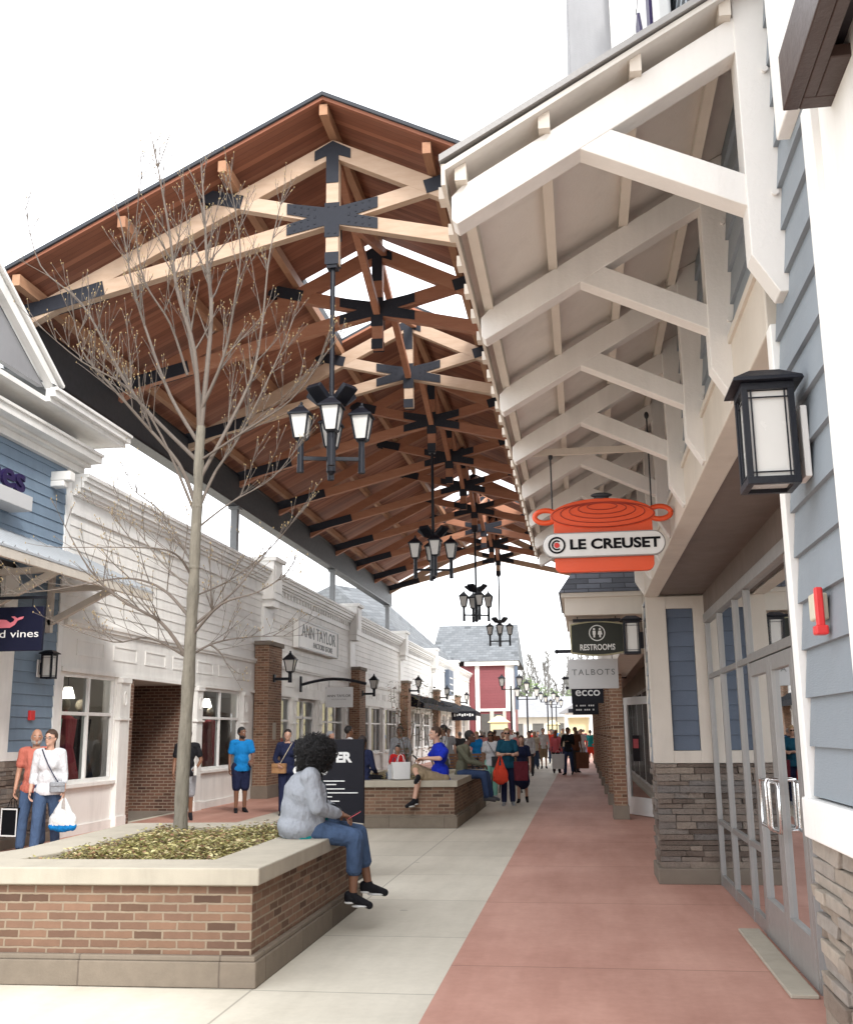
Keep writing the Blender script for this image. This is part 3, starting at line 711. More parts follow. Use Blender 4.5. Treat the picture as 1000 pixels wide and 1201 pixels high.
# hanging signs
def sign_arm(t, y, z, x0=-.32, x1=.95): m = MB(); m.beam((x0, y, z), (x1, y, z), .05, .05); m.ell((x0, y, z), (.035, .035, .035)); return m.build('sign_arm', M['black_metal'], t)
Y = 13.2
t = thing('restroom_sign', 'dark green barrel shaped hanging sign with two figures in a ring', 'sign', (.22, Y, 2.8), 'hanging signs along the right arcade')
def barrel(w, h, b, y, cx=.235, cz=2.775):
    top = [(cx - w/2 + w*k/10, cz + h/2 + b*math.sin(math.pi*k/10)) for k in range(11)]
    bot = [(cx + w/2 - w*k/10, cz - h/2 - b*math.sin(math.pi*k/10)) for k in range(11)]
    return [(x, y, z) for x, z in top+bot]
m = MB(); m.prism(barrel(.66, .36, .035, Y-.04), (0, .08, 0)); m.build('sign_edge', M['sign_gold'], t, recalc=True)
m = MB(); m.prism(barrel(.63, .33, .035, Y-.048), (0, .02, 0)); m.build('sign_face', M['sign_dark_green'], t, recalc=True)
m = MB(); m.box(-.06, .53, Y-.05, Y+.05, 2.985, 3.02); m.build('sign_cap', M['black_metal'], t)
text_mesh('lettering', 'RESTROOMS', M['frosted_glass'], t, (.235, Y-.05, 2.665), (1, 0, 0), (0, 0, 1), .43, .075, .004, bold=.02)
m = MB(); n = 32; vs = []; fs = []
for k in range(n):
    a = 2*math.pi*k/n
    for r_ in (.088, .1): vs.append((.235+r_*math.cos(a), Y-.052, 2.84+r_*math.sin(a)))
for k in range(n): fs.append((2*k, 2*k+1, (2*k+3) % (2*n), (2*k+2) % (2*n)))
m.add(vs, fs)
for s_ in (-1, 1):
    fx = .235+s_*.036
    m.prism([(a, Y-.053, b) for a, b in disc_poly(fx, 2.888, .015, .015, 10)], (0, .003, 0))
    w2 = .018 if s_ < 0 else .028
    m.prism([(fx-.018, Y-.053, 2.868), (fx-w2, Y-.053, 2.82), (fx-.012, Y-.053, 2.82), (fx-.01, Y-.053, 2.785), (fx+.01, Y-.053, 2.785), (fx+.012, Y-.053, 2.82), (fx+w2, Y-.053, 2.82), (fx+.018, Y-.053, 2.868)], (0, .003, 0))
m.build('figure_symbol', M['frosted_glass'], t, recalc=True)
m = MB(); m.tube((0, Y, 3.0), (0, Y, 3.06), .006); m.tube((.47, Y, 3.0), (.47, Y, 3.06), .006); m.build_each('hanging_rod', M['black_metal'], t)
Y = 15.6
t = thing('white_shop_sign', 'white rectangular hanging sign with spaced grey capitals below the green sign', 'sign', (.2, Y, 2.7), 'hanging signs along the right arcade')
boxes('sign_board', M['sign_white'], t, [(-.16, .56, Y-.02, Y+.02, 2.25, 2.68)], .004)
text_mesh('lettering', 'TALBOTS', M['ink_gray'], t, (.2, Y-.021, 2.49), (1, 0, 0), (0, 0, 1), .62, .085, .003, spacing=1.25)
sign_arm(t, Y, 2.80); m = MB(); m.tube((-.08, Y, 2.66), (-.08, Y, 2.8), .006); m.tube((.48, Y, 2.66), (.48, Y, 2.8), .006); m.build_each('hanging_rod', M['black_metal'], t)
Y = 22.0
t = thing('black_shop_sign', 'black hanging sign with rounded white letters behind the white sign', 'sign', (.2, Y, 2.7), 'hanging signs along the right arcade')
boxes('sign_board', M['sign_black'], t, [(-.18, .47, Y-.02, Y+.02, 2.2, 2.62)], .004)
text_mesh('lettering', 'ecco', M['ink_white'], t, (.15, Y-.021, 2.41), (1, 0, 0), (0, 0, 1), .5, .12, .003, bold=.01)
sign_arm(t, Y, 2.72); m = MB(); m.tube((-.1, Y, 2.6), (-.1, Y, 2.72), .006); m.tube((.4, Y, 2.6), (.4, Y, 2.72), .006); m.build_each('hanging_rod', M['black_metal'], t)
Y = 26.0
t = thing('small_black_sign', 'lowest black hanging sign with two lines of small white text in the arcade', 'sign', (.2, Y, 2.5), 'hanging signs along the right arcade')
boxes('sign_board', M['sign_black'], t, [(-.2, .42, Y-.02, Y+.02, 2.03, 2.4)], .004)
boxes('lettering', M['ink_white'], t, [(-.12+q*.05, -.085+q*.05, Y-.024, Y-.0205, zz, zz+.035) for zz in (2.23, 2.13) for q in range(9) if (q+int(zz*100)) % 4])
sign_arm(t, Y, 2.68); m = MB(); m.tube((-.1, Y, 2.38), (-.1, Y, 2.68), .006); m.tube((.35, Y, 2.38), (.35, Y, 2.68), .006); m.build_each('hanging_rod', M['black_metal'], t)
# ------------------------------------------------------------------ the big timber canopy over the street
XR = -3.9; HS = 6.0                         # ridge x, half span to the eave edge
def rz_(dx, o=0.0): return 12.12 - .5*abs(dx) + o      # deck underside
YA, YB = 15.3, 53.6
T = thing('timber_canopy', 'huge gabled timber roof with red brown boards spanning the shopping street', 'canopy', (XR, 34, 0))
deck = MB(); cover = MB()
def slope_piece(mb, s_, d0, d1, y0, y1, o0, o1):
    mb.prism([(XR+s_*d0, y0, rz_(d0, o0)), (XR+s_*d1, y0, rz_(d1, o0)), (XR+s_*d1, y0, rz_(d1, o1)), (XR+s_*d0, y0, rz_(d0, o1))], (0, y1-y0, 0))
OPEN = ((20.42, 24.2), (40.7, 44.5)); DI = 1.72
for s_ in (-1, 1):
    slope_piece(deck, s_, DI, HS, YA, YB, 0, .06); slope_piece(cover, s_, DI, HS+.04, YA-.05, YB+.05, .062, .13)
    y0 = YA
    for a, b in OPEN + ((YB, None),):
        slope_piece(deck, s_, 0, DI, y0, a, 0, .06); slope_piece(cover, s_, 0, DI, y0-(.05 if y0 == YA else 0), a + (.05 if b is None else 0), .062, .13); y0 = b
rd = deck.build('roof_deck', M['deck_wood'], T, recalc=True); cover.build('roof_covering', M['dark_steel'], rd, recalc=True)
m = MB()
for d in (0, 1.75, 3.5, 5.35):
    for s_ in ((-1, 1) if d else (1,)):
        x = XR+s_*d; zt = rz_(d) - (.06 if d else .05)
        segs = [(YA+.06, YB-.06)] if d > 1 else [(YA+.06, OPEN[0][0]), (OPEN[0][1], OPEN[1][0]), (OPEN[1][1], YB-.06)]
        for a, b in segs:
            y = a
            while y < b-.1:
                e = min(y+4.06, b); m.box(x-.07, x+.07, y, e-.004, zt-.2, zt); y = e
m.build_each('purlin', M['purlin_wood'], rd)
m = MB()
for a, b in OPEN:
    for s_ in (-1, 1): m.box(XR+s_*DI-.03, XR+s_*DI+.03, a, b, rz_(DI)-.1, rz_(DI)+.14)
m.build_each('skylight_curb', M['dark_steel'], rd)
HUB, APX, HEEL = 10.35, 11.83, 8.98
def chord(m, p, q, w, h): m.beam(p, q, w, h, (0, 0, 1))
def truss_parts(y, tm):
    root = bpy.data.objects.new('truss', None); COL.objects.link(root); root.parent = T; root.location = (0, y-34, 0); 
    P = lambda dx, z, dy=0: (XR+dx, y+dy, z)
    # rafters with mitred apex
    for s_ in (-1, 1):
        m = MB(); zt = lambda d: rz_(d) - .29
        m.prism([P(0, zt(0), -.09), P(s_*5.75, zt(5.75), -.09), P(s_*5.75, zt(5.75)-.34, -.09), P(0, zt(0)-.34, -.09)], (0, .18, 0)); m.build('rafter_chord', tm, root, .008, recalc=True)
    for s_ in (-1, 1):     # scissor chords: heel - hub, hub - far rafter
        m = MB(); chord(m, P(s_*5.62, HEEL-.0), P(s_*.0, HUB-.0), .176, .26); m.build('scissor_chord', tm, root, .008)
        m = MB(); chord(m, P(-s_*.11, HUB+.03), P(-s_*2.15, HUB+.035+.25*2.1), .17, .26); m.build('scissor_chord', tm, root, .008)
    m = MB(); m.box(XR-.11, XR+.11, y-.094, y+.094, 9.5, APX-.12); m.build('king_post', tm, root, .008)
    for f in (-1, 1):
        def plate(poly, o=.096, t=.012):
            q = MB(); q.prism([P(a, b, f*o) for a, b in poly], (0, t*f, 0)); q.build('connector_plate', M['plate_black'], root, recalc=True)
        def strap_(p, q, o, t=.012, h=.25):
            k = MB(); k.beam((XR+p[0], y+f*o, p[1]), (XR+q[0], y+f*o, q[1]), t, h, (0, 0, 1)); k.build('connector_plate', M['plate_black'], root)
        plate([(-.32, 11.62), (0, 11.80), (.32, 11.62), (.32, 11.44), (.11, 11.52), (.11, 11.0), (-.11, 11.0), (-.11, 11.52), (-.32, 11.44)])
        w = .10
        star = [(-.13, 10.62), (.13, 10.62), (.13, HUB+.19), (.80, HUB+.02+.25*.80+w), (.80, HUB+.02+.25*.80-w), (.42, HUB+.02), (.80, HUB+.02-.25*.80+w), (.80, HUB+.02-.25*.80-w), (.13, HUB-.15), (.13, 9.98),
                (-.13, 9.98), (-.13, HUB-.15), (-.80, HUB+.02-.25*.80-w), (-.80, HUB+.02-.25*.80+w), (-.42, HUB+.02), (-.80, HUB+.02+.25*.80-w), (-.80, HUB+.02+.25*.80+w), (-.13, HUB+.19)]
        sp_ = MB(); sp_.prism([P(a, b, f*.0965) for a, b in star], (0, .012*f, 0))
        plate([(-.12, 9.7), (.12, 9.7), (.12, 9.48), (-.12, 9.48)])
        for s_ in (-1, 1):
            strap_((s_*1.62, HUB+.035+.25*1.55), (s_*2.35, HUB+.035+.25*2.3), .101)
            strap_((s_*5.75, HEEL-.03), (s_*4.1, HUB-1.37*4.1/5.62), .101, h=.27)
        b = sp_
        for s_ in (-1, 1):
            for d in (.3, .42, .54, .66):
                for o in (-.06, .06): b.cbox(P(s_*d, HUB+.03+.25*d+o, f*.111), (.03, .014, .03)); b.cbox(P(s_*d, HUB+.03-.25*d+o, f*.111), (.03, .014, .03))
        for z in (10.55, 10.05):
            for o in (-.06, .06): b.cbox(P(o, z, f*.111), (.03, .012, .03))
        b.build('connector_plate', M['plate_black'], root, recalc=True)
    return root
# parts were written at world coordinates; world_loc() walks the parents, so they land right
TY = [16.15 + 4.06*k for k in range(10)]
tr0 = truss_parts(TY[0], M['timber_skylit']); tr1 = truss_parts(TY[1], M['timber'])
for i, y in enumerate(TY):
    if i < 2: continue
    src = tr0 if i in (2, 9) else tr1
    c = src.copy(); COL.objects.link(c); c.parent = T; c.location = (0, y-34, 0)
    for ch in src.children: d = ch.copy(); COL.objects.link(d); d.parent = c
for i in range(9):
    m = MB(); a, b = TY[i], TY[i+1]
    m.beam((XR, a+.1, APX-.15), (XR, b-.1, HUB-.05), .14, .16); m.beam((XR+.155, a+.1, HUB+.1), (XR+.155, b-.1, APX-.2), .12, .15); m.build_each('ridge_brace', M['timber'], T, .008)
for s_ in (-1, 1):
    x = XR + s_*5.78
    m = MB(); x0, x1 = sorted((x-s_*.14, x+s_*.06)); m.box(x0, x1, YA+.55, YB-.3, 8.17, 8.96); m.build('eave_beam', M['dark_steel'], T, .01)
    m = MB(); x0, x1 = sorted((x-s_*.15, x+s_*.20)); m.box(x0, x1, YA+.5, YB-.25, 8.1, 8.168); m.box(x0, x1, YA+.5, YB-.25, 8.962, 9.03); m.box(min(x+s_*.07, x+s_*.2), max(x+s_*.07, x+s_*.2), YA-.02, YB, 8.55, 8.96); m.build('eave_gutter', M['black_metal'], T, .01)
    for y in (16.3, 28.35, 40.5, 52.7):
        m = MB(); m.box(x-.1, x+.1, y-.1, y+.1, 3.9, 8.1); m.box(x-.16, x+.16, y-.16, y+.16, 8.02, 8.105); m.build('canopy_post', M['post_gray'], T, .008)

# ------------------------------------------------------------------ chandeliers hanging from king posts
def lantern_head(m_fr, m_gl, c, z, w=.30, h=.36):
    """tapered four sided street lantern, wider on top; z is the foot of the glass"""
    x, y = c; w0, w1 = w*.6, w
    m_gl.frustum((x, y), w0*.88, w0*.88, w1*.88, w1*.88, z, z+h)
    for ax in (-1, 1):
        for ay in (-1, 1):
            m_fr.beam((x+ax*w0*.46, y+ay*w0*.46, z-.005), (x+ax*w1*.46, y+ay*w1*.46, z+h), w*.075, w*.075)
    m_fr.frustum((x, y), w0*.75, w0*.75, w0*1.04, w0*1.04, z-.035, z-.001)
    m_fr.frustum((x, y), w1*1.14, w1*1.14, w1*1.14, w1*1.14, z+h, z+h+.03)
    m_fr.frustum((x, y), w1*1.08, w1*1.08, w1*.38, w1*.38, z+h+.031, z+h+.15)
    m_fr.frustum((x, y), w1*.3, w1*.3, w1*.22, w1*.22, z+h+.151, z+h+.19)
    m_fr.ell((x, y, z+h+.215), (.028, .028, .04), nu=8, nv=6)
    m_fr.tube((x, y, z-.22), (x, y, z-.03), .042, .055, 10)
def chandelier(label, y, zb=5.85, rot=12):
    t = thing('chandelier', label, 'chandelier', (XR, y, zb), 'chandeliers hanging under the timber canopy')
    m = MB(); m.tube((XR, y, zb+.95), (XR, y, 9.52), .042, n=12); m.tube((XR, y, zb), (XR, y, zb+1.0), .075, n=12); m.tube((XR, y, zb+1.02), (XR, y, zb+1.08), .11, n=12); m.tube((XR, y, zb-.05), (XR, y, zb), .04, .085, 10)
    m.box(XR-.09, XR+.09, y-.09, y+.09, 9.42, 9.5); m.build('pole', M['black_metal'], t)
    gl = None
    for q in range(4):
        a = math.radians(rot + 90*q); r = .50; x, yy = XR+r*math.cos(a), y+r*math.sin(a)
        ar = MB(); ar.beam((XR, y, zb+.22), (x, yy, zb+.22), .05, .06); ar.tube((x, yy, zb-.02), (x, yy, zb+.42), .058, .05, 10); ar.build('arm', M['black_metal'], t)
        fr = MB(); g = MB(); lantern_head(fr, g, (x, yy), zb+.56, .33, .38); f = fr.build('lantern_frame', M['black_metal'], t); g.build('lantern_glass', M['frosted_glass'], f)
    for q in range(4):
        a = math.radians(rot + 45 + 90*q)
        fl = MB(); R3 = Matrix.Rotation(a, 3, 'Z') @ Matrix.Rotation(math.radians(-38), 3, 'Y')
        fl.cbox((XR+.3*math.cos(a), y+.3*math.sin(a), zb+1.28), (.34, .30, .10), R3); fl.cbox((XR+.12*math.cos(a), y+.12*math.sin(a), zb+1.16), (.16, .05, .05), R3)
        fl.build('flood_light', M['black_metal'], t, .015)
chandelier('nearest and largest four lantern black chandelier with flood lights beside the bare tree', TY[0], 5.85, 14)
chandelier('second black chandelier on a long pole, right of the nearest one', TY[3], 5.85, 14)
chandelier('third black chandelier, small and seen against the white sky', TY[6], 5.9, 20)
chandelier('farthest and smallest black chandelier in front of the distant grey roof', TY[9], 5.9, 5)

# ------------------------------------------------------------------ left: white clapboard row
XL = -8.6
def lbox(m, d0, d1, y0, y1, z0, z1, mi=0): m.box(XL+d0, XL+d1, y0, y1, z0, z1, mi)
A = thing('white_shop_row', 'long white clapboard shop row with parapet cornice along the left side', 'building', (XL, 49, 0))
YW0, YW1 = 16.5, 82.0
siding('siding', M['white_siding'], A, XL, YW0, YW1, 3.62, 5.42, facing=1, exp=.2)
m = MB(); lbox(m, -.5, -.045, YW0, YW1, 2.8, 5.9); m.build('wall_core', M['white_paint'], A)
m = MB()   # frieze band above the windows with raised panels
lbox(m, -.045, .02, YW0, YW1, 2.8, 3.5); lbox(m, -.04, .07, YW0, YW1, 3.5, 3.56); lbox(m, -.04, .1, YW0, YW1, 3.56, 3.62); lbox(m, -.045, .05, YW0, YW1, 2.72, 2.8)
y = YW0+.5
while y < YW1-1:
    lbox(m, .021, .034, y, y+1.05, 3.02, 3.05); lbox(m, .021, .034, y, y+1.05, 3.27, 3.3); lbox(m, .021, .034, y, y+.03, 3.05, 3.27); lbox(m, .021, .034, y+1.02, y+1.05, 3.05, 3.27); y += 1.45
m.build('frieze', M['white_paint'], A)
m = MB()   # parapet cornice
for d, z0, z1 in ((.06, 5.42, 5.5), (.03, 5.5, 5.74), (.1, 5.74, 5.8), (.16, 5.8, 5.87), (.22, 5.87, 5.98), (.27, 5.98, 6.05), (.31, 6.05, 6.12)): lbox(m, -.5, d, YW0-.02*0, YW1, z0, z1-.001)
y = 28.4
while y < YW1:
    lbox(m, .031, .08, y, y+.1, 5.6, 5.735); y += .34
m.build('cornice', M['bright_trim'], A, .004)
for y in (27.6, 38.6, 49.8, 60.8, 71.5):
    m = MB(); lbox(m, -.45, .34, y, y+.85, 5.3, 6.36); lbox(m, -.5, .42, y-.06, y+.91, 6.36, 6.48); lbox(m, -.3, .3, y+.1, y+.75, 5.1, 5.3); lbox(m, .341, .36, y+.12, y+.73, 5.5, 6.25)
    lbox(m, -.04, .09, y, y+.85, 3.62, 5.08); m.build('parapet_pier', M['bright_trim'], A, .006)
def window(y0, y1, z0=.85, z1=2.72, nm=2, door=False, parent=A, xl=None, cols=None):
    x = XL if xl is None else xl
    m = MB(); f = .07
    def fb(a, b, c, d, t=.0): m.box(x-.12, x-.02+t, a, b, c, d)
    fb(y0, y1, z1-f, z1); fb(y0, y1, z0, z0+f); fb(y0, y0+f, z0+f, z1-f); fb(y1-f, y1, z0+f, z1-f)
    zt = z1-.72
    fb(y0+f, y1-f, zt, zt+.06, -.004)
    n = nm
    for k in range(1, n):
        y = y0+(y1-y0)*k/n; fb(y-.03, y+.03, z0+f, z1-f, .003)
    w = m.build('window_frame', M['bright_trim'], parent, .004)
    MB().add([(x-.07, y0+f, z0+f), (x-.07, y1-f, z0+f), (x-.07, y1-f, z1-f), (x-.07, y0+f, z1-f)], [(0, 1, 2, 3)]).build('window_pane', M['shop_glass'], w)
    return w
bays = [(16.62, 18.68, 2), (23.12, 26.0, 2), (28.9, 30.7, 2), (34.4, 37.8, 3), (40.6, 42.6, 2), (43.1, 45.1, 2), (46.2, 49.2, 3), (51.6, 53.6, 2), (54.6, 56.6, 2), (58, 60, 2), (62.5, 64.5, 2), (65.4, 67.4, 2), (69, 71, 2), (73.5, 75.5, 2), (77, 79, 2)]
for a, b, n in bays: window(a, b, nm=n)
# lower wall between windows: panels, sills, pilasters
m = MB(); y = YW0
sol = sorted([(a, b) for a, b, n in bays] + [(19.4, 22.7), (31.2, 33.9)])
for a, b in sol:
    if a > y+.01: lbox(m, -.25, .0, y, a-.001, 0, 2.719)
    if (a, b) not in ((19.4, 22.7), (31.2, 33.9)): lbox(m, -.25, -.005, a, b, 0, .849); lbox(m, -.1, .07, a-.05, b+.05, .79, .852); lbox(m, -.005, .03, a-.03, b+.03, 0, .16)
    y = b+.001
lbox(m, -.25, 0, y, YW1, 0, 2.719); m.build_each('lower_wall', M['white_paint'], A, .003)
for y in (18.72, 22.72, 26.05, 30.75, 33.95, 37.85, 40.1, 45.2, 49.3, 53.7, 56.8, 60.3, 64.6, 67.6, 71.2, 75.8, 79.4):
    w = .6; m = MB(); lbox(m, -.02, .09, y, y+w*.62, .2, 2.7); lbox(m, -.02, .12, y-.03, y+w*.62+.03, 0, .2); lbox(m, -.02, .13, y-.03, y+w*.62+.03, 1.93, 1.97); lbox(m, -.02, .13, y-.02, y+w*.62+.02, 2.62, 2.719)
    n = 12
    m.path([(XL+.1, y+.19+.06*math.cos(2*math.pi*q/n), 2.33+.13*math.sin(2*math.pi*q/n)) for q in range(n+1)], [.012]*(n+1), 5)
    m.build('pilaster', M['white_paint'], A, .004)
# brick lined entry alcove
m = MB()
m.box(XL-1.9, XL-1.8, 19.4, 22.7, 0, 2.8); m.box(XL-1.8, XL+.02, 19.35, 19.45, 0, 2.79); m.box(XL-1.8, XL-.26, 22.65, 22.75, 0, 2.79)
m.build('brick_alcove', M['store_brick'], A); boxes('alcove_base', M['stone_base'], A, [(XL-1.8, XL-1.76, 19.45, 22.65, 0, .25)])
boxes('alcove_ceiling', M['soffit_cream'], A, [(XL-1.9, XL-.51, 19.4, 22.7, 2.8, 2.86)])
boxes('alcove_intercom', M['black_metal'], A, [(XL-1.79, XL-1.76, 20.6, 20.74, 1.25, 1.55)])
for y, w in ((27.05, 1.25), (38.75, 1.1), (49.9, .9), (60.9, .9), (71.6, .9)):
    m = MB(); lbox(m, .03, .42, y, y+w, .32, 3.98); pr = m.build('brick_pier', M['pier_brick'], A, .004)
    m = MB(); lbox(m, .0, .46, y-.04, y+w+.04, 0, .32); lbox(m, .0, .47, y-.05, y+w+.05, 3.98, 4.1); m.build('pier_cap', M['stone_base'], pr, .01)
m = MB(); lbox(m, .421, .43, 27.5, 27.8, 1.5, 1.95); m.build('pier_plaque', M['stone_cap'], A)
# entrance door of the sign shop
m = MB(); 
for a, b in ((31.2, 31.32), (32.5, 32.6), (33.78, 33.9)): m.box(XL-.2, XL-.1, a, b, 0, 2.72)
m.box(XL-.2, XL-.1, 31.32, 33.78, 2.1, 2.18); m.box(XL-.2, XL-.1, 31.32, 33.78, 2.64, 2.72); m.box(XL-.2, XL-.1, 31.32, 33.78, 0, .25)
d = m.build('entrance_door', M['bright_trim'], A, .004); MB().add([(XL-.15, 31.32, .2), (XL-.15, 33.8, .2), (XL-.15, 33.8, 2.7), (XL-.15, 31.32, 2.7)], [(0, 1, 2, 3)]).build('door_pane', M['shop_glass'], d)
# rooms behind the glass
m = MB(); m.box(XL-4.1, XL-4, YW0, YW1, 0, 2.9); m.box(XL-4, XL-.26, YW0, YW1, 2.74, 2.79)
for y in (19.2, 22.9, 30.8, 39, 50, 61, 72): m.box(XL-4, XL-.3, y, y+.1, 0, 2.73)
m.build('interior', M['interior_wall'], A); boxes('shop_floor', M['interior_floor'], A, [(XL-4, XL-.26, YW0, YW1, .006, .02)])
def dress_form(y, mat, x=XL-.5, s=1.0):
    t = thing('mannequin', '', 'mannequin', (x, y, .5)); m = MB()
    m.frustum((x, y), .42*s, .5*s, .24*s, .28*s, .9, 1.45); m.frustum((x, y), .24*s, .28*s, .26*s, .44*s, 1.451, 1.95); m.frustum((x, y), .2*s, .4*s, .1, .12, 1.951, 2.03); m.tube((x, y, .3), (x, y, .9), .02); m.tube((x, y, 2.03), (x, y, 2.1), .04)
    m.build('dress', mat, t, .03); m = MB(); m.ell((x, y, 2.2), (.085, .075, .11)); m.build('head', M['c_cream'], t); m = MB(); m.tube((x, y, .02), (x, y, .05), .18, n=16); m.tube((x, y, .05), (x, y, .3), .02); m.build('stand', M['chrome'], t)
    return t
for y, mt, lb in ((17.2, 'mint', 'shop window mannequin in mint green dress, leftmost behind the first large window'), (17.75, 'coral', 'shop window mannequin in coral dress behind the first large window'), (18.3, 'charcoal', 'shop window mannequin in charcoal behind the first large window'),
                  (24.0, 'cream', 'pale dressed mannequin left in the window beyond the brick alcove'), (25.2, 'coral', 'coral dressed mannequin right in the window beyond the brick alcove')):
    dress_form(y, C_(mt))['label'] = lb
for y in (17.4, 24.6):
    t = thing('pendant_lamp', 'lit white pendant lamp inside the ' + ('first left shop window' if y < 20 else 'shop window right of the brick alcove'), 'lamp', (XL-.6, y+.6, 2.5))
    m = MB(); m.tube((XL-.6, y+.6, 2.32), (XL-.6, y+.6, 2.52), .13, .07, 12); m.build('lamp_shade', M['lit_shade'], t); m = MB(); m.tube((XL-.6, y+.6, 2.52), (XL-.6, y+.6, 2.74), .008); m.build('lamp_cord', M['black_metal'], t)

def street_face_text(body, parent, x, y, z, w, h, mat, name='lettering', **k): return text_mesh(name, body, mat, parent, (x, y, z), (0, 1, 0), (0, 0, 1), w, h, .01, **k)
t = thing('wall_sign', 'big pale wall sign with raised grey capitals on the white clapboard', 'sign', (XL+.1, 33.3, 4.7))
boxes('sign_board', M['bright_trim'], t, [(XL+.03, XL+.2, 30.8, 36.0, 4.22, 5.1)], .01)
boxes('sign_rim', M['sign_white'], t, [(XL+.201, XL+.23, 30.8, 36.0, 5.06, 5.1), (XL+.201, XL+.23, 30.8, 36.0, 4.22, 4.26), (XL+.201, XL+.23, 30.8, 30.86, 4.26, 5.06), (XL+.201, XL+.23, 35.94, 36.0, 4.26, 5.06)])
street_face_text('ANN TAYLOR', t, XL+.201, 33.4, 4.79, 4.5, .40, M['ink_gray'])
street_face_text('FACTORY STORE', t, XL+.201, 33.9, 4.42, 2.6, .17, M['ink_gray'])
Y = 31.5
t = thing('hanging_shop_sign', 'square grey hanging sign with dark capitals on an arched black arm', 'sign', (-7.6, Y, 2.9))
boxes('sign_board', M['sign_white'], t, [(-7.72, -6.86, Y-.02, Y+.02, 2.42, 3.03)], .004)
text_mesh('lettering', 'ANN TAYLOR', M['ink_black'], t, (-7.29, Y-.021, 2.77), (1, 0, 0), (0, 0, 1), .74, .075, .004)
text_mesh('lettering', 'FACTORY STORE', M['ink_gray'], t, (-7.29, Y-.021, 2.66), (1, 0, 0), (0, 0, 1), .45, .035, .004)
m = MB(); n = 14; m.path([(XL + .1 + 2.05*k/n, Y, 3.12 + .16*math.sin(math.pi*k/n)) for k in range(n+1)], [.045]*(n+1), 8); m.box(XL+.08, XL+.14, Y-.06, Y+.06, 2.9, 3.38); m.build('sign_arm', M['black_metal'], t)
m = MB(); m.tube((-7.6, Y, 3.0), (-7.6, Y, 3.22), .008); m.tube((-6.98, Y, 3.0), (-6.98, Y, 3.18), .008); m.build_each('hanging_rod', M['black_metal'], t)
def pier_lamp(label, y, wall=XL+.42, z=3.08):
    t = thing('street_lantern', label, 'lantern', (wall, y, z), 'tapered lanterns on the brick piers')
    x = wall+.46; m = MB(); m.beam((wall, y, z+.02), (x+.02, y, z+.02), .06, .075); m.box(wall, wall+.05, y-.06, y+.06, z-.06, z+.14); m.tube((x, y, z-.08), (x, y, z+.16), .055, .05, 10); m.build('lantern_arm', M['black_metal'], t)
    fr = MB(); g = MB(); lantern_head(fr, g, (x, y), z+.22, .30, .30); f = fr.build('lantern_frame', M['black_metal'], t); g.build('lantern_glass', M['frosted_glass'], f)
pier_lamp('black tapered lantern on the first brick pier, left of the arched sign arm', 27.5)
pier_lamp('black tapered lantern on the second brick pier, right of the arched sign arm', 39.2)
pier_lamp('tapered lantern on the brick pier above the start of the black awning', 50.3, z=3.6)
pier_lamp('small far lantern above the middle of the black awning', 61.3, z=3.6)
pier_lamp('tiny lantern above the far end of the black awning', 72.0, z=3.6)
t = thing('black_awning', 'long black sloping awning over the far left shopfronts', 'awning', (XL, 65, 3))
m = MB(); m.add([(XL+.05, 51.2, 3.58), (XL+1.0, 51.2, 3.05), (XL+1.0, 51.2, 2.8), (XL+.05, 51.2, 2.95), (XL+.05, 80.5, 3.58), (XL+1.0, 80.5, 3.05), (XL+1.0, 80.5, 2.8), (XL+.05, 80.5, 2.95)], [(0, 1, 2, 3), (4, 7, 6, 5), (0, 4, 5, 1), (1, 5, 6, 2), (2, 6, 7, 3), (3, 7, 4, 0)], r=.5); m.build('awning_cloth', M['awning_black'], t, recalc=True)
m = MB()
for k in range(60): m.beam((XL+.06, 51.4+k*.49, 3.60), (XL+1.0, 51.4+k*.49, 3.07), .03, .02)
m.build('awning_seam', M['dark_steel'], t)
t = thing('awning_sign', 'black hanging sign with a white line of script under the awning end', 'sign', (XL+1.1, 66, 2.7))
boxes('sign_board', M['sign_black'], t, [(XL+.55, XL+2.1, 65.98, 66.02, 2.35, 2.92)], .004); boxes('lettering', M['ink_white'], t, [(XL+.7+q*.16, XL+.8+q*.16, 65.96, 65.979, 2.6+.03*(q % 3), 2.78-.03*(q % 2)) for q in range(8)])
t = thing('blade_sign', 'narrow dark upright sign on the bright white clapboard above the awning', 'sign', (XL+.1, 68, 4.8))
boxes('sign_board', M['blue_panel'], t, [(XL+.03, XL+.3, 67, 69.4, 4.0, 5.6)], .01); boxes('lettering', M['ink_white'], t, [(XL+.301, XL+.32, 67.4, 68.9, 4.25+q*.4, 4.32+q*.4) for q in range(3)])

# ------------------------------------------------------------------ left: blue clapboard shop, nearest
Bl = thing('blue_corner_shop', 'blue clapboard shop with white gable and metal porch roof at the left edge', 'building', (-9, 13, 0))
siding('siding', M['blue_siding_left'], Bl, XL, 10, 16.3, 4.3, 6.15, facing=1, exp=.175)
siding('siding', M['blue_siding_left'], Bl, XL, 14.98, 16.3, 1.42, 4.3, facing=1, exp=.175)
boxes('wall', M['interior_dark'], Bl, [(-12, XL-.046, 10, 16.45, 3.0, 6.1), (-12, XL-.3, 16.3, 16.49, 0, 6.1), (XL-.25, XL-.046, 14.9, 16.3, 0, 6.1)])
boxes('corner_trim', M['bright_trim'], Bl, [(XL-.3, XL+.035, 16.3, 16.47, 1.285, 6.15)], .004)
boxes('white_frame', M['white_paint'], Bl, [(XL-.05, XL+.03, 14.98, 16.3, 1.29, 1.42), (XL-.3, XL+.03, 14.6, 14.98, 1.29, 4.2), (XL-.25, XL+.06, 10, 14.6, 2.75, 3.1)], .004)
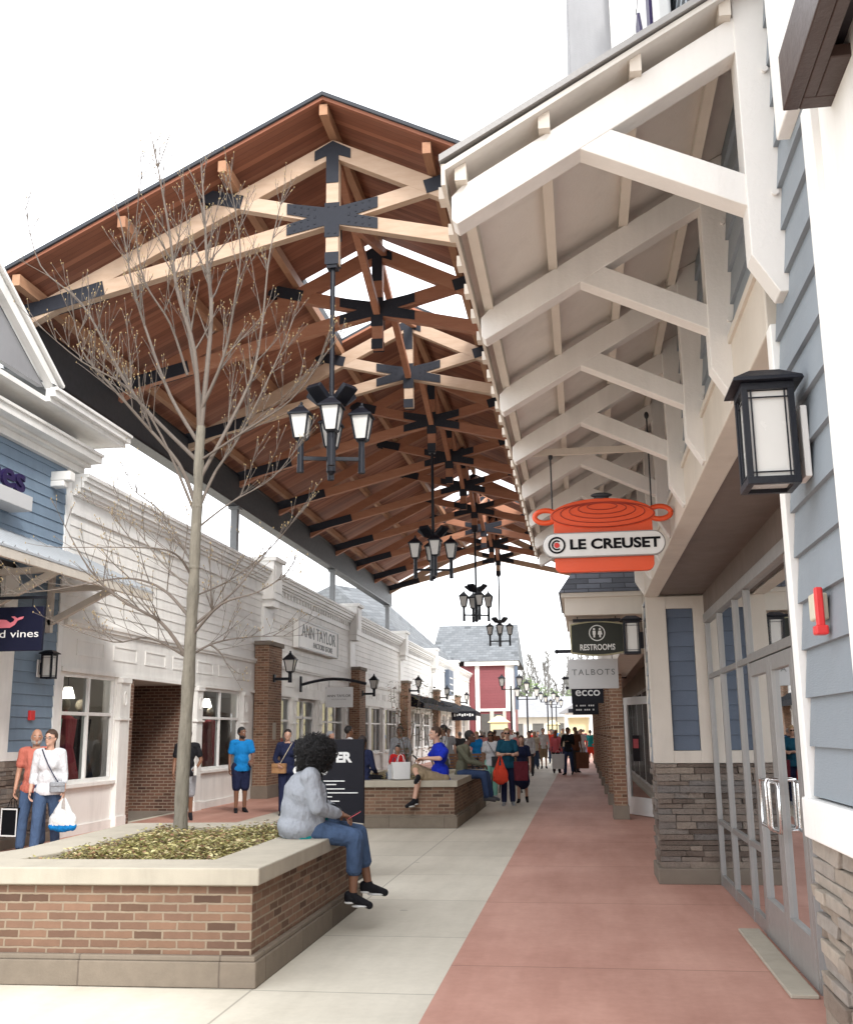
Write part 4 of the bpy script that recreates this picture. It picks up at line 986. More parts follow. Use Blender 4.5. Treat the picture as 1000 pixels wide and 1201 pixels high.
m = MB(); ledge(m, XL+.02, 14.6, 16.47, .15, 1.285, 'x', 1, (.045, .085)); ledge(m, 14.6, XL-.5, XL+.03, .15, 1.285, 'y', -1, (.045, .085)); m.build('stone_pier', M['ledge_shaded'], Bl, .003)
boxes('pier_foot', M['stone_base'], Bl, [(XL-.5, XL+.06, 14.55, 16.49, 0, .15)], .01)
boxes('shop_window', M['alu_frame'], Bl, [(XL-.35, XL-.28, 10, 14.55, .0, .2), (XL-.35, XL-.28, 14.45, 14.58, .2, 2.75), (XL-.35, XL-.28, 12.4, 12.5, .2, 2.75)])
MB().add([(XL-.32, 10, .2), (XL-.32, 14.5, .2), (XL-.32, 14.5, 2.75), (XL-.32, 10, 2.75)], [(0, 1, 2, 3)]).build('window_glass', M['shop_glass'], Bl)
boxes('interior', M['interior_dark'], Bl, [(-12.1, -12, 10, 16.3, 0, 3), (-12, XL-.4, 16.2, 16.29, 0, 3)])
# cornice, eave with gutter return and street facing gable
XG = -7.9
m = MB()
for d, z0, z1 in ((.10, 6.15, 6.27), (.22, 6.27, 6.33), (.42, 6.33, 6.45), (.46, 6.45, 6.5)): m.box(XL-.3, XL+d, 10, 16.75, z0, z1-.001)
m.build('cornice', M['white_paint'], Bl, .004)
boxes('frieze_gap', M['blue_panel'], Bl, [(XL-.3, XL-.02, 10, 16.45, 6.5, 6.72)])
m = MB(); m.box(XL-.3, XG-.1, 10, 17.0, 6.72, 6.80); m.box(XL-.3, XL+.05, 16.35, 16.46, 6.5, 6.719); m.build('eave_soffit', M['white_paint'], Bl, .004)
m = MB(); m.box(XG-.1, XG-.03, 14.35, 17.12, 6.72, 6.93); m.box(XG-.03, XG+.05, 14.35, 17.15, 6.80, 6.90); m.box(XG-.03, XG+.09, 14.35, 17.15, 6.90, 6.95)
m.box(XL-.3, XG-.1, 17.02, 17.10, 6.72, 6.93); m.build('gutter', M['bright_trim'], Bl, .006)
m = MB(); m.add([(XG+.06, 14.3, 6.97), (XG+.06, 17.15, 6.97), (-11.5, 17.15, 8.3), (-11.5, 14.3, 8.3)], [(0, 1, 2, 3)]); m.build('roof', M['shingles_gray'], Bl)
def gz(y): return 6.98 + (14.35-y)*.555
m = MB(); m.prism([(XG-.12, 14.3, 6.94), (XG-.12, 9, gz(9)), (XG-.12, 9, 6.94)], (-.1, 0, 0)); m.build('gable_wall', M['gray_tower'], Bl, recalc=True)
m = MB(); m.prism([(XG-.12, 14.42, 6.93), (XG-.12, 9, gz(9)-.02), (XG-.12, 9, gz(9)+.27), (XG-.12, 14.55, 7.0)], (.13, 0, 0)); m.prism([(XG-.25, 14.6, 7.0), (XG-.25, 9, gz(9)+.275), (XG-.25, 9, gz(9)+.34), (XG-.25, 14.62, 7.05)], (.32, 0, 0)); m.build('gable_rake', M['bright_trim'], Bl, .004, recalc=True)
m = MB(); m.box(XL, XL+.35, 15.75, 15.95, 5.82, 5.98); m.box(XL, XL+.25, 15.75, 15.95, 5.72, 5.82); m.build('corbel', M['white_paint'], Bl, .02)
# metal porch roof on brackets
m = MB(); pr0 = [(XL+.03, 4.72), (XL+1.35, 4.08), (XL+1.35, 4.05), (XL+.03, 4.69)]
m.prism([(x, 10, z) for x, z in pr0], (0, 7.05, 0)); y = 10.1
while y < 17.05: m.beam((XL+.03, y, 4.735), (XL+1.35, y, 4.095), .02, .03); y += .3
pr_ = m.build('porch_roof', M['metal_roof'], Bl, recalc=True)
boxes('porch_fascia', M['cream_paint'], pr_, [(XL+1.28, XL+1.34, 10, 17.03, 3.92, 4.05), (XL+1.05, XL+1.15, 10, 17.0, 4.02, 4.10)], .004)
for y in (12.2, 14.0, 15.9):
    m = MB(); m.beam((XL+.06, y, 3.45), (XL+1.2, y, 4.02), .09, .10); m.beam((XL+.06, y, 4.0), (XL+1.25, y, 4.03), .088, .09); m.box(XL+.03, XL+.12, y-.045, y+.045, 3.3, 4.3); m.build('porch_bracket', M['cream_paint'], pr_, .004)
t = thing('script_wall_sign', 'dark raised script lettering on a pale ledge high on the left blue wall', 'sign', (XL+.2, 14, 5))
boxes('sign_ledge', M['sign_white'], t, [(XL+.03, XL+.4, 11, 14.55, 5.02, 5.25)], .01)
text_mesh('lettering', 'vines', M['ink_purple'], t, (XL+.3, 13.6, 5.46), (0, 1, 0), (0, 0, 1), 1.6, .38, .05, bold=.02)
Y = 13.5
t = thing('whale_sign', 'navy hanging sign with a pink whale and white lettering at the left edge', 'sign', (-7.9, Y, 3.1))
boxes('sign_board', M['sign_navy'], t, [(-8.75, -7.32, Y-.03, Y+.03, 2.81, 3.42)], .006)
text_mesh('lettering', 'vineyard vines', M['ink_white'], t, (-7.97, Y-.031, 3.03), (1, 0, 0), (0, 0, 1), 1.2, .135, .004)
wh = [(-8.1, 3.16), (-8.02, 3.13), (-7.8, 3.13), (-7.73, 3.17), (-7.69, 3.23), (-7.62, 3.25), (-7.60, 3.285), (-7.66, 3.275), (-7.70, 3.26), (-7.74, 3.29), (-7.79, 3.285), (-7.74, 3.25), (-7.75, 3.22), (-7.8, 3.2), (-7.86, 3.24), (-7.98, 3.25), (-8.08, 3.22)]
m = MB(); m.prism([(x, Y-.036, z) for x, z in wh], (0, .004, 0)); m.build('whale_emblem', M['whale_pink'], t, recalc=True)
m = MB(); m.beam((XL, Y, 3.55), (-7.3, Y, 3.55), .04, .04); m.tube((-7.5, Y, 3.4), (-7.5, Y, 3.55), .008); m.tube((-8.3, Y, 3.4), (-8.3, Y, 3.55), .008); m.build('sign_arm', M['black_metal'], t)
box_lantern('black box lantern on the left blue wall under the navy sign', XL+.02, 15.75, 2.74, 1, .95)
t = thing('fire_alarm', 'small red fire alarm on the left blue wall below its lantern', 'alarm', (XL, 15.6, 1.95))
boxes('alarm_body', M['alarm_red'], t, [(XL+.02, XL+.07, 15.52, 15.66, 1.9, 2.05)], .008)
# ------------------------------------------------------------------ planters
def inset(poly, d):
    n = len(poly); out = []
    for i in range(n):
        p0, p1, p2 = V((*poly[i-1], 0)), V((*poly[i], 0)), V((*poly[(i+1) % n], 0))
        a = (p1-p0).normalized(); b = (p2-p1).normalized(); na, nb = V((-a.y, a.x, 0)), V((-b.y, b.x, 0))
        k = (na+nb); k = k/(1+na.dot(nb)); q = p1 + k*d; out.append((q.x, q.y))
    return out
def ring(m, outer, inner, z0, z1):
    n = len(outer); vs = [(x, y, z0) for x, y in outer] + [(x, y, z0) for x, y in inner] + [(x, y, z1) for x, y in outer] + [(x, y, z1) for x, y in inner]
    fs = []
    for i in range(n):
        j = (i+1) % n
        fs += [(i, j, 2*n+j, 2*n+i), (n+j, n+i, 3*n+i, 3*n+j), (2*n+i, 2*n+j, 3*n+j, 3*n+i), (j, i, n+i, n+j)]
    m.add(vs, fs)
def leaf_quad(m, p, size, mi=0):
    a = ru(0, 6.28); t = ru(-.7, .9); u = V((math.cos(a), math.sin(a), t*.5)).normalized(); w = u.cross(V((ru(-.4, .4), ru(-.4, .4), 1))).normalized()
    p = V(p); l = size; h = size*.42
    m.add([p, p+u*l*.5+w*h+V((0, 0, .12*l)), p+u*l, p+u*l*.5-w*h+V((0, 0, .12*l))], [(0, 1, 2, 3)], mi)
def leafmat(name, cols, trans=.25):
    m, nt, out = newmat(name); c = ramp(nt, var(nt), cols)
    p = nt.nodes.new('ShaderNodeBsdfPrincipled'); L(nt, c, p.inputs['Base Color']); p.inputs['Roughness'].default_value = .5
    tr = nt.nodes.new('ShaderNodeBsdfTranslucent'); L(nt, c, tr.inputs[0]); mx = nt.nodes.new('ShaderNodeMixShader'); mx.inputs[0].default_value = trans
    L(nt, p.outputs[0], mx.inputs[1]); L(nt, tr.outputs[0], mx.inputs[2]); L(nt, mx.outputs[0], out.inputs[0])
leafmat('ground_leaves', [(0, (.14, .08, .045)), (.2, (.13, .135, .04)), (.4, (.28, .25, .08)), (.6, (.50, .45, .19)), (.82, (.64, .58, .33)), (.9, (.27, .12, .07)), (1, (.38, .25, .13))])
leafmat('shrub_leaves', [(0, (.04, .06, .02)), (.5, (.10, .11, .04)), (.8, (.20, .08, .05)), (1, (.28, .13, .07))])
leafmat('far_leaves', [(0, (.16, .24, .09)), (.5, (.26, .36, .15)), (1, (.38, .46, .24))])
def inside(p, poly):
    c = False; n = len(poly)
    for i in range(n):
        x0, y0 = poly[i]; x1, y1 = poly[i-1]
        if (y0 > p[1]) != (y1 > p[1]) and p[0] < (x1-x0)*(p[1]-y0)/(y1-y0)+x0: c = not c
    return c
def planter(label, outer, zb=.20, zt=.65, cap=.115, nleaf=4000, brickm='planter_brick'):
    cx = sum(p[0] for p in outer)/len(outer); cy = sum(p[1] for p in outer)/len(outer)
    t = thing('brick_planter', label, 'planter', (cx, cy, 0), 'brick planters in the middle of the street')
    wall = inset(outer, .05); inn = inset(outer, .42)
    m = MB(); ring(m, outer, inset(outer, .40), 0, zb-.035); ring(m, inset(outer, .012), inset(outer, .39), zb-.035, zb); m.build('planter_base', M['base_blocks'], t, .008)
    m = MB(); ring(m, wall, inn, zb+.0005, zt); m.build('brick_wall', M[brickm], t)
    m = MB(); ring(m, inset(outer, -.012), inset(outer, .47), zt+.0005, zt+cap); m.build('stone_cap', M['stone_cap'], t, .010)
    si = inset(outer, .44); m = MB(); m.add([(x, y, zt-.0) for x, y in si], [tuple(range(len(si)))]); m.build('planter_soil', M['soil'], t)
    g = MB(); si = inset(outer, .5); xs = [p[0] for p in si]; ys = [p[1] for p in si]; k = 0
    while k < nleaf:
        p = (ru(min(xs), max(xs)), ru(min(ys), max(ys)))
        if not inside(p, si): continue
        hgt = .06 + .10*(math.sin(p[0]*5.1+1)*math.sin(p[1]*4.3)+1)/2
        b = V((p[0], p[1], zt+ru(.0, hgt)))
        for q in range(4): leaf_quad(g, b + V((ru(-.04, .04), ru(-.04, .04), ru(-.02, .05))), ru(.02, .048))
        k += 4
    o = g.build('ground_cover', M['ground_leaves']); tag(o, 'yellow green low ground cover filling ' + ('the near planter' if nleaf > 5000 else 'the second planter'), 'ground cover', kind='stuff')
    return t
P1 = [(-4.75, 7.05), (-2.2, 7.12), (-2.2, 10.6), (-2.4, 10.8), (-4.65, 10.6), (-4.5, 8.2)]
planter('large near brick planter with pale stone cap around the bare tree', P1, nleaf=15000)
P2 = [(-4.9, 18.75), (-2.22, 18.8), (-2.22, 24.4), (-4.9, 24.4)]
planter('second brick planter farther up the street with people seated on its cap', P2, zb=.22, zt=.70, nleaf=2500)

# ------------------------------------------------------------------ the bare tree
def clampz(p): return p
def px(x, y, Y):        # centimetres of the tree's own plane turned into metres (computed once from the camera survey)
    v = R.to_3x3() @ V((x-500, -(y-600.5), -F)); k = Y/v.y; return V((v.x*k, Y, v.z*k+1.65))
TYY = 9.57
tree = thing('bare_tree', 'tall bare young tree with grey bark growing from the near brick planter', 'tree', (-3.70, TYY, .62))
rt = random.Random(11)
def curve_pts(pix, y0, y1, sub=4):
    n = len(pix); P = [px(x, y, TYY) for x, y in pix]
    # keep the drawn shape as it is and let the limb wander in depth
    for i in range(n): t_ = i/(n-1); P[i] = px(pix[i][0], pix[i][1], TYY + y0 + (y1-y0)*t_)
    out = []
    for i in range(n-1):
        p0, p1, p2, p3 = P[max(i-1, 0)], P[i], P[i+1], P[min(i+2, n-1)]
        for s in range(sub):
            t_ = s/sub; out.append(.5*((2*p1) + (p2-p0)*t_ + (2*p0-5*p1+4*p2-p3)*t_*t_ + (3*p1-p0-3*p2+p3)*t_**3))
    out.append(P[-1]); return out
tk = MB(); br = MB(); tw = MB(); bd = MB()
trunk_pix = [(211, 990), (213, 940), (216, 880), (221, 800), (224, 740), (227, 690), (229, 640), (232, 580), (234, 530), (236, 500)]
tp = curve_pts(trunk_pix, 0, 0)
n_ = len(tp); tk.path(tp, [.074 - .008*min(1, i/4) - .022*i/n_ + .003*math.sin(i*1.7)*(1+math.sin(i*.7)) for i in range(n_)], 14)
for i in (9, 15, 22, 27): tk.ell(tp[i], (.058, .058, .05), nu=10, nv=6)
tk.build('trunk', M['trunk_bark'], tree)
ntw = [0]
def twig(p, d, length, r, lvl):
    """crooked shoot, alternating side shoots, bud at the tip"""
    ns = max(3, int(length/.12)); pts = [p]; q = p.copy(); dd = d.normalized()
    for i in range(ns):
        dd = (dd + V((rt.uniform(-.085, .085), rt.uniform(-.085, .085), rt.uniform(-.03, .085)))).normalized(); q = q + dd*(length/ns); pts.append(q.copy())
    rads = [max(.0022, r*(1-.72*i/ns)) for i in range(ns+1)]
    tw.path(pts, rads, 5 if r > .006 else 4); ntw[0] += 1
    bd.ell(pts[-1], (.0045, .0045, .010), nu=5, nv=4)
    if lvl > 0:
        k = int(length/ (.21 if lvl > 1 else .26)) + (rt.random() < .5)
        for j in range(k):
            i = rt.randint(1, ns-1) if ns > 2 else 1
            side = V((rt.uniform(-1, 1), rt.uniform(-1, 1), rt.uniform(-.1, .9))).normalized()
            nd = (pts[i]-pts[i-1]).normalized()*.9 + side*.6 + V((0, 0, .3))
            twig(pts[i], nd, length*rt.uniform(.3, .6), rads[i]*.6, lvl-1)
    elif rt.random() < .6:
        i = rt.randint(1, ns-1); bd.ell(pts[i]+V((rt.uniform(-.006, .006), 0, .004)), (.005, .005, .009), nu=5, nv=4)
limbs = [   # (pixel trace, depth at foot, depth at tip, radius, side shoots)
 ([(217,768),(189,730),(140,702),(105,667),(77,618)], 0, -.5, .022, 9), ([(220,721),(196,695),(168,681),(133,679),(70,691),(8,697)], 0, .5, .018, 9),
 ([(224,674),(210,653),(189,644),(147,642),(70,642)], 0, -.8, .014, 7), ([(225,660),(213,639),(189,600),(154,572),(150,548)], 0, .6, .015, 7),
 ([(222,770),(252,754),(294,747),(341,746)], 0, .5, .014, 6), ([(247,756),(258,765),(265,777)], .05, .1, .012, 2),
 ([(226,745),(259,709),(301,695),(332,677)], 0, -.5, .017, 7), ([(226,735),(273,695),(297,667),(318,640)], 0, .6, .015, 6),
 ([(218,770),(175,748),(133,753),(73,733)], 0, -.3, .014, 7), ([(229,590),(210,544),(168,495),(130,452),(96,410),(84,352)], 0, -.5, .024, 12),
 ([(232,600),(252,555),(276,520),(304,467),(330,410),(345,372)], 0, .5, .020, 11), ([(235,510),(228,412),(208,340),(200,280),(192,232),(180,168)], 0, -.2, .030, 16),
 ([(236,500),(248,372),(243,310),(240,250),(236,194)], 0, .3, .030, 15), ([(235,560),(268,500),(296,440),(308,376),(316,300),(332,228)], 0, .4, .024, 15),
 ([(233,520),(200,464),(176,400),(156,336),(146,280),(128,206)], 0, .3, .022, 14), ([(231,540),(164,472),(132,420),(96,356),(48,312),(30,246)], 0, .4, .022, 14),
 ([(228,600),(190,512),(150,455),(96,424),(44,380)], 0, -.7, .016, 9), ([(236,480),(262,420),(276,350),(282,290),(270,214)], 0, -.5, .020, 12),
 ([(235,540),(296,500),(340,470),(372,430),(384,400)], 0, -.6, .014, 8), ([(236,470),(220,380),(224,300),(216,236)], .1, .7, .018, 11),
 ([(220,440),(200,380),(170,330),(160,270),(166,210)], -.1, -.7, .015, 10), ([(231,620),(270,590),(320,560),(355,515)], 0, .3, .012, 6),
 ([(224,690),(190,660),(150,610),(110,590)], 0, .2, .010, 6), ([(226,700),(270,680),(320,640),(352,600)], 0, -.2, .010, 6)]
for pix, y0, y1, r, ns in limbs:
    pts = curve_pts(pix, y0, y1); n = len(pts); br.path(pts, [max(.004, r*(1-.80*(i/(n-1))**.8)) for i in range(n)], 7)
    low = pix[0][1] > 650
    for j in range(int(ns*1.35)):
        i = int(n*rt.uniform(.18, .99)); i = min(max(i, 1), n-1); d = (pts[i]-pts[i-1]).normalized()
        side = V((rt.uniform(-1, 1), rt.uniform(-1, 1), rt.uniform(-.2, .7))).normalized()
        nd = d*.8 + side*.7 + V((0, 0, .35 if not low else .22)); fr_ = i/n
        twig(pts[i], nd, (rt.uniform(.35, .85))*(1.1-.55*fr_)*(.8 if low else 1), max(.0045, r*.42*(1-.6*fr_)), 2)
    twig(pts[-1], (pts[-1]-pts[-2]), .3, .004, 1)
br.build('limb', M['twig_bark'], tree); tw.build('twig', M['twig_bark'], tree); bd.build('bud', M['bud'], tree)

# two thin shrubs in the second planter
def shrub(label, x, y, z, h, w, n):
    t = thing('climbing_shrub', label, 'shrub', (x, y, z), 'thin shrubs in the second planter'); m = MB(); g = MB()
    for k in range(7):
        p = V((x, y, z)); pts = [p]; d = V((ru(-.25, .25), ru(-.25, .25), 1))
        for i in range(7): p = p + (d + V((ru(-.2, .2), ru(-.2, .2), 0)))*h/7; pts.append(p)
        m.path(pts, [.012-.0013*i for i in range(8)], 5)
        for q in range(n):
            b = pts[random.randint(2, 7)]; leaf_quad(g, b+V((ru(-w, w), ru(-w, w), ru(-.1, .1))), ru(.04, .09))
    m.build('stem', M['twig_bark'], t); g.build('foliage', M['shrub_leaves'], t)
shrub('thin reddish climbing shrub, the left of two in the second planter', -3.52, 21.6, .7, 1.9, .16, 42)
shrub('thinner green shrub, the right of two in the second planter', -3.12, 22.6, .7, 1.7, .12, 26)

# ------------------------------------------------------------------ black sandwich board
t = thing('sign_board_stand', 'tall black poster stand with white print behind the near planter', 'sign', (-2.98, 12.45, 0))
boxes('poster_panel', M['sign_black'], t, [(-3.42, -2.57, 12.42, 12.48, .05, 1.58)], .004)
boxes('stand_foot', M['black_metal'], t, [(-3.40, -3.34, 12.2, 12.7, 0, .05), (-2.65, -2.59, 12.2, 12.7, 0, .05)], .004)
text_mesh('lettering', 'SHOPPER', M['ink_white'], t, (-3.06, 12.419, 1.37), (1, 0, 0), (0, 0, 1), .70, .125, .003, bold=.05)
text_mesh('lettering', 'CLUB', M['ink_white'], t, (-3.22, 12.419, 1.22), (1, 0, 0), (0, 0, 1), .42, .11, .003, bold=.05)
boxes('small_print', M['ink_white'], t, [(-3.3, x1, 12.414, 12.4195, z, z+.012) for x1, z in ((-2.80, 1.09), (-2.90, 1.05), (-2.80, 1.00), (-2.64, .955), (-2.95, .91), (-2.86, .86), (-3.0, .80), (-2.84, .72), (-2.95, .66))])

# bench, tables and chairs up the street
def bistro_chair(label, x, y, rz):
    t = thing('cafe_chair', label, 'chair', (0, 0, 0), 'black cafe chairs past the second planter')
    boxes('seat', M['black_metal'], t, [(-.21, .21, -.21, .21, .44, .47)], .01)
    for a in (-1, 1):
        for b in (-1, 1): m = MB(); m.beam((a*.19, b*.19, .44), (a*.21, b*.22, 0), .03, .03); m.build('leg', M['black_metal'], t)
    m = MB(); m.beam((-.19, .2, .47), (-.19, .25, .92), .03, .03); m.beam((.19, .2, .47), (.19, .25, .92), .03, .03)
    for k in range(4): m.beam((-.18, .22+.01*k, .55+.11*k), (.18, .22+.01*k, .55+.11*k), .02, .035)
    m.build('backrest', M['black_metal'], t); t.location = (x, y, 0); t.rotation_euler = (0, 0, rz)
bistro_chair('black cafe chair nearest the seated man in dark clothes', -2.75, 27.2, .4); bistro_chair('black cafe chair behind the woman in mint trousers', -2.0, 29.5, 2.4); bistro_chair('black cafe chair farthest up the street beside the wooden counter', -2.9, 31.0, 1.2)
t = thing('wooden_bench', 'long brown slatted wooden bench beyond the second planter', 'bench', (-3.3, 33, 0))
m = MB()
for k in range(5): m.box(-4.6, -1.9, 32.8+k*.1, 32.88+k*.1, .44, .47)
m.build('seat', M['wood_bench'], t); m = MB()
for k in range(5): m.box(-4.6, -1.9, 33.32, 33.35, .55+k*.09, .62+k*.09)
m.build('backrest', M['wood_bench'], t)
for x in (-4.5, -3.25, -2.0): boxes('leg', M['black_metal'], t, [(x-.03, x+.03, 32.85, 33.3, 0, .44), (x-.03, x+.03, 33.351, 33.39, 0, .98)])
P3 = [(-5.2, 42), (-2.3, 42), (-2.3, 46.5), (-5.2, 46.5)]
planter('third brick planter, small and far up the street behind the crowd', P3, zb=.22, zt=.75, nleaf=600)

# ------------------------------------------------------------------ street end: red building, roofs, lamps, kiosks, woods
Rb = thing('red_building', 'dark red clad building with white corner boards at the far end of the left row', 'building', (-6.8, 84, 0))
siding('siding', M['red_siding'], Rb, 82.0, -7.75, -5.75, 3.4, 6.7, 'y', -1, .2); siding('siding', M['red_siding'], Rb, -8.5, 82.02, 84, 0, 6.7, 'x', 1, .2)
boxes('wall', M['red_siding'], Rb, [(-12, -5.6, 82.06, 95, 0, 6.7)])
siding('siding', M['red_siding'], Rb, 82.0, -5.75, -5.35, .9, 3.3, 'y', -1, .2)
boxes('corner_trim', M['bright_trim'], Rb, [(-8.1, -7.76, 81.94, 82.1, 0, 6.7), (-5.74, -5.35, 81.94, 82.1, 3.41, 6.7), (-8.1, -5.3, 81.92, 82.1, 3.2, 3.399), (-5.35, -5.05, 81.93, 82.1, 0, 6.7)])
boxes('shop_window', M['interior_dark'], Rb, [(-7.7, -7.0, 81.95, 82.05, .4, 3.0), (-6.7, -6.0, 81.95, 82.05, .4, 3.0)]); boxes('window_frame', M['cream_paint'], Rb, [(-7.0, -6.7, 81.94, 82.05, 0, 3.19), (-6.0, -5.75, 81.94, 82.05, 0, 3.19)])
boxes('white_cornice', M['bright_trim'], Rb, [(-8.9, -4.7, 81.6, 83, 6.7, 7.05)], .02)
m = MB(); m.add([(-11.6, 81.5, 7.05), (-4.6, 81.5, 7.05), (-4.9, 86, 10.3), (-11.4, 86, 10.3), (-4.9, 95, 7.05), (-11.4, 95, 7.05)], [(0, 1, 2, 3), (3, 2, 4, 5), (1, 4, 2), (0, 3, 5)]); m.build('roof', M['shingles_gray'], Rb)
boxes('side_gutter', M['blue_panel'], Rb, [(-5.0, -4.75, 81.7, 82.0, 3.3, 7.0)])
Gr = thing('gray_roofed_building', 'big light grey shingle roof rising behind the white parapet', 'building', (-14, 70, 0))
boxes('wall', M['white_paint'], Gr, [(-22, -9.2, 57, 81, 3, 6.0)])
m = MB(); m.add([(-9.15, 55.5, 6.1), (-9.15, 81.3, 6.6), (-11.8, 59.5, 9.8), (-13.6, 57, 9.9), (-22, 57, 6.0), (-22, 81, 6.0), (-12.2, 81, 7.0)], [(0, 1, 2), (0, 2, 3), (3, 4, 0), (2, 1, 6), (3, 2, 6), (3, 6, 5, 4)]); m.build('roof', M['shingles_gray'], Gr)
def street_lamp(label, x, y, h=4.2, heads=2):
    t = thing('street_lamp', label, 'street lamp', (x, y, 0), 'black street lamps along the far plaza')
    m = MB(); m.tube((x, y, 0), (x, y, .5), .12, .09, 10); m.tube((x, y, .5), (x, y, h-.5), .06, .05, 10); 
    offs = [(-.5, 0), (.5, 0)] if heads == 2 else [(-.6, 0), (.6, 0), (0, .0)]
    for ox, oz in offs[:2]: m.beam((x, y, h-.7), (x+ox, y, h-.7), .05, .05)
    m.build('lamp_post', M['black_metal'], t)
    for ox, oz in offs:
        fr = MB(); g = MB(); lantern_head(fr, g, (x+ox, y), h-.5 + (0.35 if ox == 0 else 0), .36, .42); f = fr.build('lantern_frame', M['black_metal'], t); g.build('lantern_glass', M['frosted_glass'], f)
for lb, x, y, h, k in (('tall black street lamp nearest the red building', -3.9, 60, 4.7, 2), ('three lantern street lamp just right of the tall one', -3.3, 66, 4.3, 3), ('middle street lamp of the plaza row', -2.6, 84, 4.6, 2), ('fourth street lamp of the plaza row', -2.5, 92, 4.6, 2), ('farthest street lamp at the right end of the plaza row', -2.4, 104, 4.6, 2)):
    street_lamp(lb, x, y, h, k)
for lb, x, y in (('yellow sales booth left of the tall street lamp', -6.0, 78), ('second yellow booth right of the tall street lamp', -3.0, 112)):
    t = thing('yellow_kiosk', lb, 'kiosk', (x, y, 0)); boxes('booth_wall', M['yellow_paint'], t, [(x-.6, x+.6, y-.6, y+.6, 0, 2.3)], .02); boxes('serving_hatch', M['interior_dark'], t, [(x-.4, x+.4, y-.63, y-.605, 1.0, 1.8)])
    m = MB(); m.frustum((x, y), 1.6, 1.5, .3, .3, 2.31, 2.8); m.build('booth_roof', M['yellow_paint'], t)
t = thing('far_white_building', 'low pale building with a long shallow roof closing the street', 'building', (-2, 140, 0))
boxes('wall', M['cream_paint'], t, [(-16, 3, 136, 150, 0, 3.4)]); m = MB(); m.prism([(-17, 135, 3.4), (-17, 151, 3.4), (-17, 143, 6.2)], (21, 0, 0)); m.build('roof', M['gray_tower'], t, recalc=True)
boxes('window', M['interior_dark'], t, [(-14+2.6*k, -12.6+2.6*k, 135.95, 136.1, .8, 2.6) for k in range(6)])
t = thing('gabled_kiosk', 'small white gabled kiosk with a dark name plate beyond the right arcade', 'kiosk', (.3, 78, 0))
boxes('kiosk_post', M['bright_trim'], t, [(-1.2, -1.0, 77, 77.2, 0, 2.6), (.6, .8, 77, 77.2, 0, 2.6), (-1.2, .8, 77, 79.2, 2.6, 2.9)]); boxes('kiosk_wall', M['yellow_paint'], t, [(-.9, .5, 77.6, 79, 0, 2.6)])
m = MB(); m.prism([(-1.6, 76.8, 2.9), (1.2, 76.8, 2.9), (-.2, 76.8, 3.7)], (0, 2.6, 0)); m.build('kiosk_roof', M['gray_tower'], t, recalc=True); boxes('name_plate', M['sign_black'], t, [(-.9, .5, 76.74, 76.79, 2.95, 3.2)])
t = thing('yellow_building', 'pale yellow building at the far end of the right arcade', 'building', (3, 92, 0)); boxes('wall', M['yellow_paint'], t, [(.9, 9, 84, 110, 0, 5.2)]); boxes('window', M['interior_dark'], t, [(1.4, 2.4, 83.95, 84.05, .8, 2.4)]); boxes('roof', M['shingles_gray'], t, [(.5, 9.4, 83.5, 110.5, 5.2, 5.6)])
def far_tree(label, x, y, h, seed):
    r = random.Random(seed); t = thing('far_bare_tree', label, 'tree', (x, y, 0), 'tall bare trees behind the street end'); m = MB(); g = MB()
    pts = [V((x + r.uniform(-.2, .2)*i/3, y, h*i/6)) for i in range(7)]; m.path(pts, [.26*(1-.8*i/6)+.04 for i in range(7)], 6)
    for k in range(30):
        f = r.uniform(.3, .98); b = pts[0].lerp(pts[-1], f); d = V((r.uniform(-1, 1), r.uniform(-1, 1), r.uniform(.6, 1.6))).normalized(); l = r.uniform(1.2, 3.4)*(1.25-f)
        g.path([b, b+d*l*.5+V((0, 0, .1)), b+d*l+V((0, 0, .4))], [.09, .065, .045], 4)
        for q in range(4): b2 = b+d*l*r.uniform(.3, .9); d2 = (d+V((r.uniform(-1, 1), r.uniform(-1, 1), r.uniform(-.2, .9)))).normalized(); g.path([b2, b2+d2*r.uniform(.5, 1.3)], [.05, .03], 3)
    m.build('trunk', M['far_bark'], t); g.build('crown', M['far_bark'], t)
ft = random.Random(5); desc = ['slender', 'forked', 'leaning', 'thin', 'tall', 'straight', 'narrow', 'crooked']
for k in range(30):
    far_tree('tall bare grey tree standing with others behind the far roofs', -21 + k*.9 + ft.uniform(-.3, .3), ft.uniform(158, 178), ft.uniform(10, 15.5), k)
g = MB()
for k in range(90):
    c = V((ru(-22, 6), ru(152, 158), ru(.5, 8.5)*1.0)); s = ru(.8, 1.9)
    for q in range(110):
        d = V((random.gauss(0, 1), random.gauss(0, 1), random.gauss(0, .8))).normalized()*s*ru(.5, 1); leaf_quad(g, c+d, ru(.25, .5))
tag(g.build('green_understory', M['far_leaves']), 'light green spring bushes under the bare trees at the street end', 'bushes', kind='stuff')
